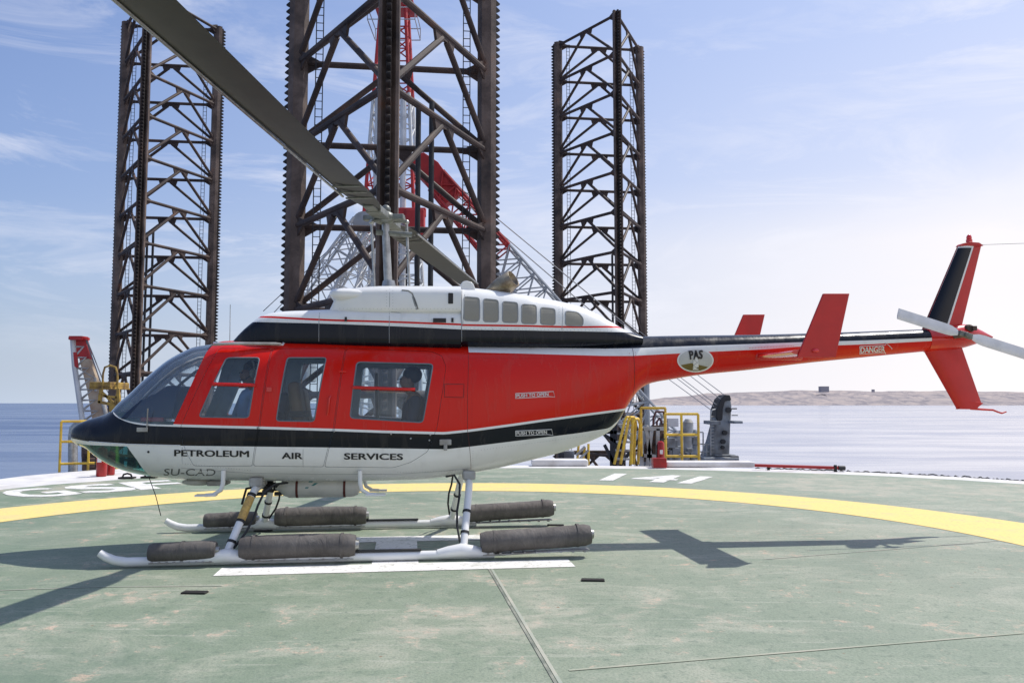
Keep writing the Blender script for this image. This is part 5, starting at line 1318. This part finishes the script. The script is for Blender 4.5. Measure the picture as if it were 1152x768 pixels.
# extinguishers
def extinguisher(p, r, hgt, label):
    g = empty('fire_extinguisher', p, label=label, cat='fire extinguisher', group='red fire extinguishers on the helideck')
    MB().path([(0, 0, 0), (0, 0, .02), (0, 0, hgt * .86), (0, 0, hgt * .93), (0, 0, hgt * .96)], [r * .9, r, r, r * .8, r * .4], 18).build('cylinder', M['extred'], g, True)
    MB().tube((0, 0, hgt * .92), (0, 0, hgt), r * .25, n=8).beam((0, 0, hgt), (r * 1.2, 0, hgt * 1.04), .03, .02).build('valve', M['rubber'], g)
    MB().path([(0, -r * .3, hgt * .95), (-r * 1.1, -r * .4, hgt * .8), (-r * 1.15, -r * .3, hgt * .3)], .012, 6).build('hose', M['rubber'], g, True)
    MB().box((.0, -r - .001, hgt * .55), (r * .8, .004, hgt * .16)).build('label', M['decal_white'], g)
    return g
extinguisher(ground(743.5, 524.2), .085, .60, 'tall red fire extinguisher on a red box at the foot of the yellow rails')
o = MB().box((0, 0, .11), (.30, .26, .22)).build('extinguisher_box', M['extred'], None, False, .01); o.location = ground(740.5, 525.0) + Vector((-.02, -.22, 0)); tag(o, 'red steel box in front of the tall red extinguisher', 'box')
extinguisher(ground(114, 535.5), .10, .60, 'short red fire extinguisher below the helicopter nose')
extinguisher(ground(124, 534), .085, .5, 'red extinguisher half hidden behind the chin window')
for (a, b_, lb) in ((143, 538.2, 'dark mooring ring on the deck under the chin window'), (168, 537.5, 'dark mooring ring just behind the chin window')):
    g_ = ground(a, b_); o = empty('deck_fitting', g_, label=lb, cat='mooring ring')
    MB().box((0, 0, .02), (.28, .16, .03)).build('base_plate', M['slot'], o)
    MB().path([(-.09, 0, .03), (-.07, 0, .08), (0, 0, .10), (.07, 0, .08), (.09, 0, .03)], .018, 8).build('ring', M['slot'], o, True)
# red foam pipe
pd = 18.0; a, b_ = at(849, 523.2, pd), at(943, 526.0, pd - .5)
fp = empty('foam_pipe', (0, 0, 0), label='thin red fire pipe along the right deck edge', cat='pipe')
MB().tube(a, b_, .035, n=10).build('pipe', M['cranered'], fp, True)
MB().tube(b_, b_ + Vector((.14, 0, -.005)), .05, n=12).build('nozzle', M['darkpipe'], fp, True)
MB().beam(b_ + Vector((-.06, 0, -.10)), b_ + Vector((-.06, 0, .06)), .05, .05).beam(a + Vector((.3, 0, -.12)), a + Vector((.3, 0, .0)), .05, .05).build('bracket', M['slot'], fp)
# rope netting along the edge
M['rope'] = simple('tarred_netting', (.12, .12, .11), .9)
rp = MB(); prev = None; pts_ = []
for i in range(120):
    px = 852 + i * 2.7; f_ = interp(front); gq = ground(px, f_(px)); pts_.append(gq + Vector((0, .14 + random.uniform(-.04, .04), random.uniform(-.03, .015))))
rp.path(pts_, .015, 6)
tag(rp.build('safety_net', M['rope'], None, True), 'dark rolled safety netting along the right deck edge', 'safety net')

# machinery behind the yellow rails
mc = empty('machinery_skid', (0, 0, 0), label='cluttered brown and grey machinery skid behind the yellow rails', cat='machinery')
MD = 23.0
def Mq(px, py, d=MD): return at(px, py, d)
mb = MB(); rnd = random.Random(3)
for i in range(46):
    px = rnd.uniform(724, 746); py = rnd.uniform(482, 520); mb.box(Mq(px, py, MD - 1.0 + rnd.uniform(-.3, .3)), (rnd.uniform(.08, .30), .2, rnd.uniform(.05, .22)))
mb.build('engine_parts', M['rustbrown'], mc, False, .01)
mb = MB()
for i in range(26):
    px = rnd.uniform(750, 786); py = rnd.uniform(494, 524); mb.box(Mq(px, py, MD - 1.0 + rnd.uniform(-.3, .3)), (rnd.uniform(.06, .2), .2, rnd.uniform(.06, .3)))
mb.build('pump_parts', M['grey'], mc, False, .01)
for (px, w_, y0, y1, mt) in ((763, .34, 484, 560, 'lgrey'), (774, .30, 471, 560, 'lgrey'), (781, .26, 483, 560, 'grey'), (755, .22, 490, 560, 'grey'), (745, .2, 476, 560, 'rustbrown'), (734, .4, 486, 560, 'rustbrown'), (727, .22, 478, 560, 'lgrey')):
    a, b_ = Mq(px, y1), Mq(px, y0); MB().path([a, b_ - Vector((0, 0, .1)), b_], [w_ / 2, w_ / 2, w_ / 4], 14).build('tank', M[mt], mc, True)
MB().box(Mq(757, 475), (.30, .10, .24)).build('white_sign', M['curb'], mc, False, .01)
MB().path([Mq(735, 484), Mq(735, 470), Mq(738, 463), Mq(746, 463), Mq(748, 470), Mq(748, 484)], .03, 8).path([Mq(739, 484), Mq(739, 474), Mq(742, 470), Mq(744, 474), Mq(744, 484)], .03, 8).build('hoop', M['strapred'], mc, True)
fr_ = empty('pipe_frame', (0, 0, 0), label='light grey steel frame standing between the stair rails and yellow rail', cat='steel frame')
FD = 21.5
mb = MB()
for (p, q) in (((722, 482), (749, 482)), ((722, 524), (722, 482)), ((733, 484), (728, 524)), ((727, 484), (733, 524)), ((740, 482), (740, 524)), ((722, 512), (748, 514))):
    mb.beam(at(p[0], p[1], FD), at(q[0], q[1], FD), .09, .09)
mb.build('frame', M['lgrey'], fr_)
mb = MB()
for (p, q) in (((680, 486), (702, 486)), ((680, 489), (700, 501)), ((688, 470), (688, 524)), ((692, 470), (692, 524)), ((680, 500), (692, 524)), ((700, 520), (722, 490))):
    mb.beam(at(p[0], p[1], 26), at(q[0], q[1], 26), .10, .10)
mb.build('brace', M['darkpipe'], fr_)
# far end access frames near the davit
mb = MB()
da = empty('handrail_frame', (0, 0, 0), label='thin grey handrail frame between the yellow rail and the grey davit', cat='handrail')
for (p, q) in (((786, 486), (791, 486)), ((791, 486), (791, 520)), ((786, 499), (798, 500)), ((786, 508), (798, 508)), ((795, 500), (795, 520)), ((788, 515), (806, 516))):
    mb.tube(at(p[0], p[1], 24), at(q[0], q[1], 24), .02, n=6)
mb.build('rails', M['lgrey'], da)

# grey davit post
dv = empty('davit', (0, 0, 0), label='tall grey weathered davit post with a black head at the right deck edge', cat='davit')
VD = 24.0
def web2(p, name, mat, d0, th, bev=.02):
    q = [at(a, b_, d0) for a, b_ in p]; q2 = [v + Vector((0, th, 0)) for v in q]; n = len(q)
    return MB().add(q + q2, [tuple(range(n)), tuple(range(n, 2 * n))] + [(i, (i + 1) % n, n + (i + 1) % n, n + i) for i in range(n)]).build(name, mat, dv, False, bev)
web2([(793.5, 514), (800, 497), (804.5, 480), (806, 462), (811, 449), (816, 444), (821.5, 445), (823.4, 456), (822, 480), (821, 514)], 'post', M['grey'], VD, .7, .05)
web2([(805.5, 470), (806, 461), (810.5, 449), (816, 443.6), (821.5, 444.2), (823, 450), (816, 451), (813.5, 460), (813, 472), (808, 474)], 'head', M['darkpipe'], VD - .03, .76, .03)
for (a, b_, r_) in ((819.5, 461, .08), (815.2, 486.5, .07), (813.3, 496.5, .07), (813, 503, .05)):
    c_ = at(a, b_, VD - .05); MB().tube(c_ - Vector((0, .06, 0)), c_ + Vector((0, .1, 0)), r_, n=14).build('sheave', M['darkpipe'], dv, True)
MB().box(at(801, 475, VD - .2), (.28, .9, .10)).box(at(826, 474.5, VD - .2), (.24, .9, .07)).build('platform', M['grey'], dv)
MB().tube(at(823, 459.5, VD), at(829, 459.5, VD), .02, n=6).tube(at(823, 467, VD), at(830, 467, VD), .015, n=6).build('pin', M['slot'], dv)
MB().path([at(799.5, 512, VD - .2), at(799.5, 466, VD - .2), at(801, 461, VD - .2), at(805, 460, VD)], .02, 6).build('ladder_hoop', M['lgrey'], dv, True)
for i in range(12): p0 = at(799.5, 508 - i * 3.6, VD - .2); MB().tube(p0, p0 + Vector((.12, 0.1, 0)), .012, n=5).build('rung', M['lgrey'], dv)
MB().box(at(805, 518, VD), (1.0, 1.4, .26)).box(at(822, 517, VD), (.22, 1.0, .30)).box(at(815, 512, VD - .2), (.6, .2, .05)).build('base', M['grey'], dv, False, .03)
mb = MB()
for (p, q) in (((800, 461), (700, 388)), ((803, 457), (716, 388)), ((806, 455), (730, 395)), ((811, 449), (748, 398)), ((816, 445), (765, 405))):
    mb.tube(at(p[0], p[1], VD), at(q[0] - 60, q[1] - 43, VD + 22), .012, n=5)
mb.build('wire', M['cable'], dv)
# left silver pipe with a bend behind the rail
vp = empty('vent_pipe', (0, 0, 0), label='silver vent pipe with a curved top behind the left yellow rail', cat='pipe')
MB().path([at(82, 545, 19), at(82, 490, 19), at(83, 482, 19), at(87, 478, 19), at(93, 478, 19)], .10, 12).build('pipe', M['steel'], vp, True)
mb = MB(); 
for i in range(30): mb.box(at(rnd.uniform(98, 112), rnd.uniform(500, 530), 20 + rnd.uniform(0, .8)), (rnd.uniform(.1, .3), .3, rnd.uniform(.1, .4)))
lm = empty('machinery_skid', (0, 0, 0), label='dark low machinery behind the left yellow rail', cat='machinery'); mb.build('machine_parts', M['rustbrown'], lm, False, .02)

# ------------------------------------------------------------------ LIGHT, SKY, CAMERA
sun_h = Vector((.86, .51)); ELEV = radians(57)
sd_ = Vector((sun_h.x * cos(ELEV), sun_h.y * cos(ELEV), sin(ELEV))).normalized()
sl = bpy.data.lights.new('sun', 'SUN'); sl.energy = 4.4; sl.angle = radians(.53); sl.color = (1, .955, .88)
so = bpy.data.objects.new('sun', sl); COL.objects.link(so); so.rotation_euler = (-sd_).to_track_quat('-Z', 'Y').to_euler(); so.location = (20, 12, 40)
wd_ = bpy.data.worlds.new('World'); S.world = wd_; wd_.use_nodes = True; t = wd_.node_tree; t.nodes.clear()
sky = N(t, 'ShaderNodeTexSky', sky_type='NISHITA'); sky.sun_disc = False; sky.sun_elevation = ELEV; sky.sun_rotation = atan2(sd_.x, sd_.y); sky.dust_density = 2.2; sky.air_density = 1.1; sky.ozone_density = 2.0; sky.altitude = 10
tcw = N(t, 'ShaderNodeTexCoord'); sp = N(t, 'ShaderNodeSeparateXYZ'); t.links.new(tcw.outputs['Generated'], sp.inputs[0])
def wmap(s):
    k = N(t, 'ShaderNodeMapping'); k.inputs['Scale'].default_value = s; t.links.new(tcw.outputs['Generated'], k.inputs[0]); return k.outputs[0]
# haze towards the horizon (stronger to the right, the sun's side)
el = sp.outputs[2]
rt = N(t, 'ShaderNodeMapRange', clamp=True); t.links.new(sp.outputs[0], rt.inputs[0]); rt.inputs[1].default_value = -.6; rt.inputs[2].default_value = .5; rt.inputs[3].default_value = 0; rt.inputs[4].default_value = 1.0
hzL = ramp(t, el, [(-.02, .92), (.03, .76), (.10, .42), (.22, .14), (.45, .0)])
hzR = ramp(t, el, [(-.02, 1.0), (.18, .92), (.26, .48), (.42, .26), (.8, .05)])
hzf = mixc(t, rt.outputs[0], hzL, hzR)
hcol = mixc(t, rt.outputs[0], (5.5, 6.5, 8.0), (10.6, 10.1, 10.2))
tint = mixc(t, 1.0, sky.outputs[0], (.98, 1.10, 1.46), 'MULTIPLY')
tint = mixc(t, mixc(t, rt.outputs[0], (.10, .10, .10), (.50, .50, .50)), tint, (4.5, 6.2, 9.8))
skyc = mixc(t, hzf, tint, hcol)
# thin cloud
c1_ = noise(t, wmap((1.2, 1.2, 5.5)), 2.6, 9, .66, .8); c2_ = noise(t, wmap((1.0, 1.0, 2.6)), 1.7, 5, .5, .3)
cl = math_(t, 'MULTIPLY', ramp(t, c1_, [(.48, 0.0), (.72, .95)]), ramp(t, c2_, [(.42, 0.0), (.64, .9)]))
skyc = mixc(t, cl, skyc, (9.2, 9.3, 10.2))
bg = N(t, 'ShaderNodeBackground'); bg.inputs[1].default_value = .10; t.links.new(skyc, bg.inputs[0]); wo = N(t, 'ShaderNodeOutputWorld'); t.links.new(bg.outputs[0], wo.inputs[0])
cam = bpy.data.cameras.new('camera'); cam.sensor_width = 36; cam.lens = 922 / 1152 * 36; cam.clip_end = 100000; cam.clip_start = .05
co = bpy.data.objects.new('camera', cam); COL.objects.link(co); co.location = CAM; co.rotation_euler = (radians(90) + PITCH, 0, 0); S.camera = co
S.view_settings.view_transform = 'Standard'; S.view_settings.look = 'None'; S.view_settings.exposure = 0; S.view_settings.gamma = 1
S.render.engine = 'CYCLES'; S.cycles.max_bounces = 8; S.cycles.transparent_max_bounces = 16
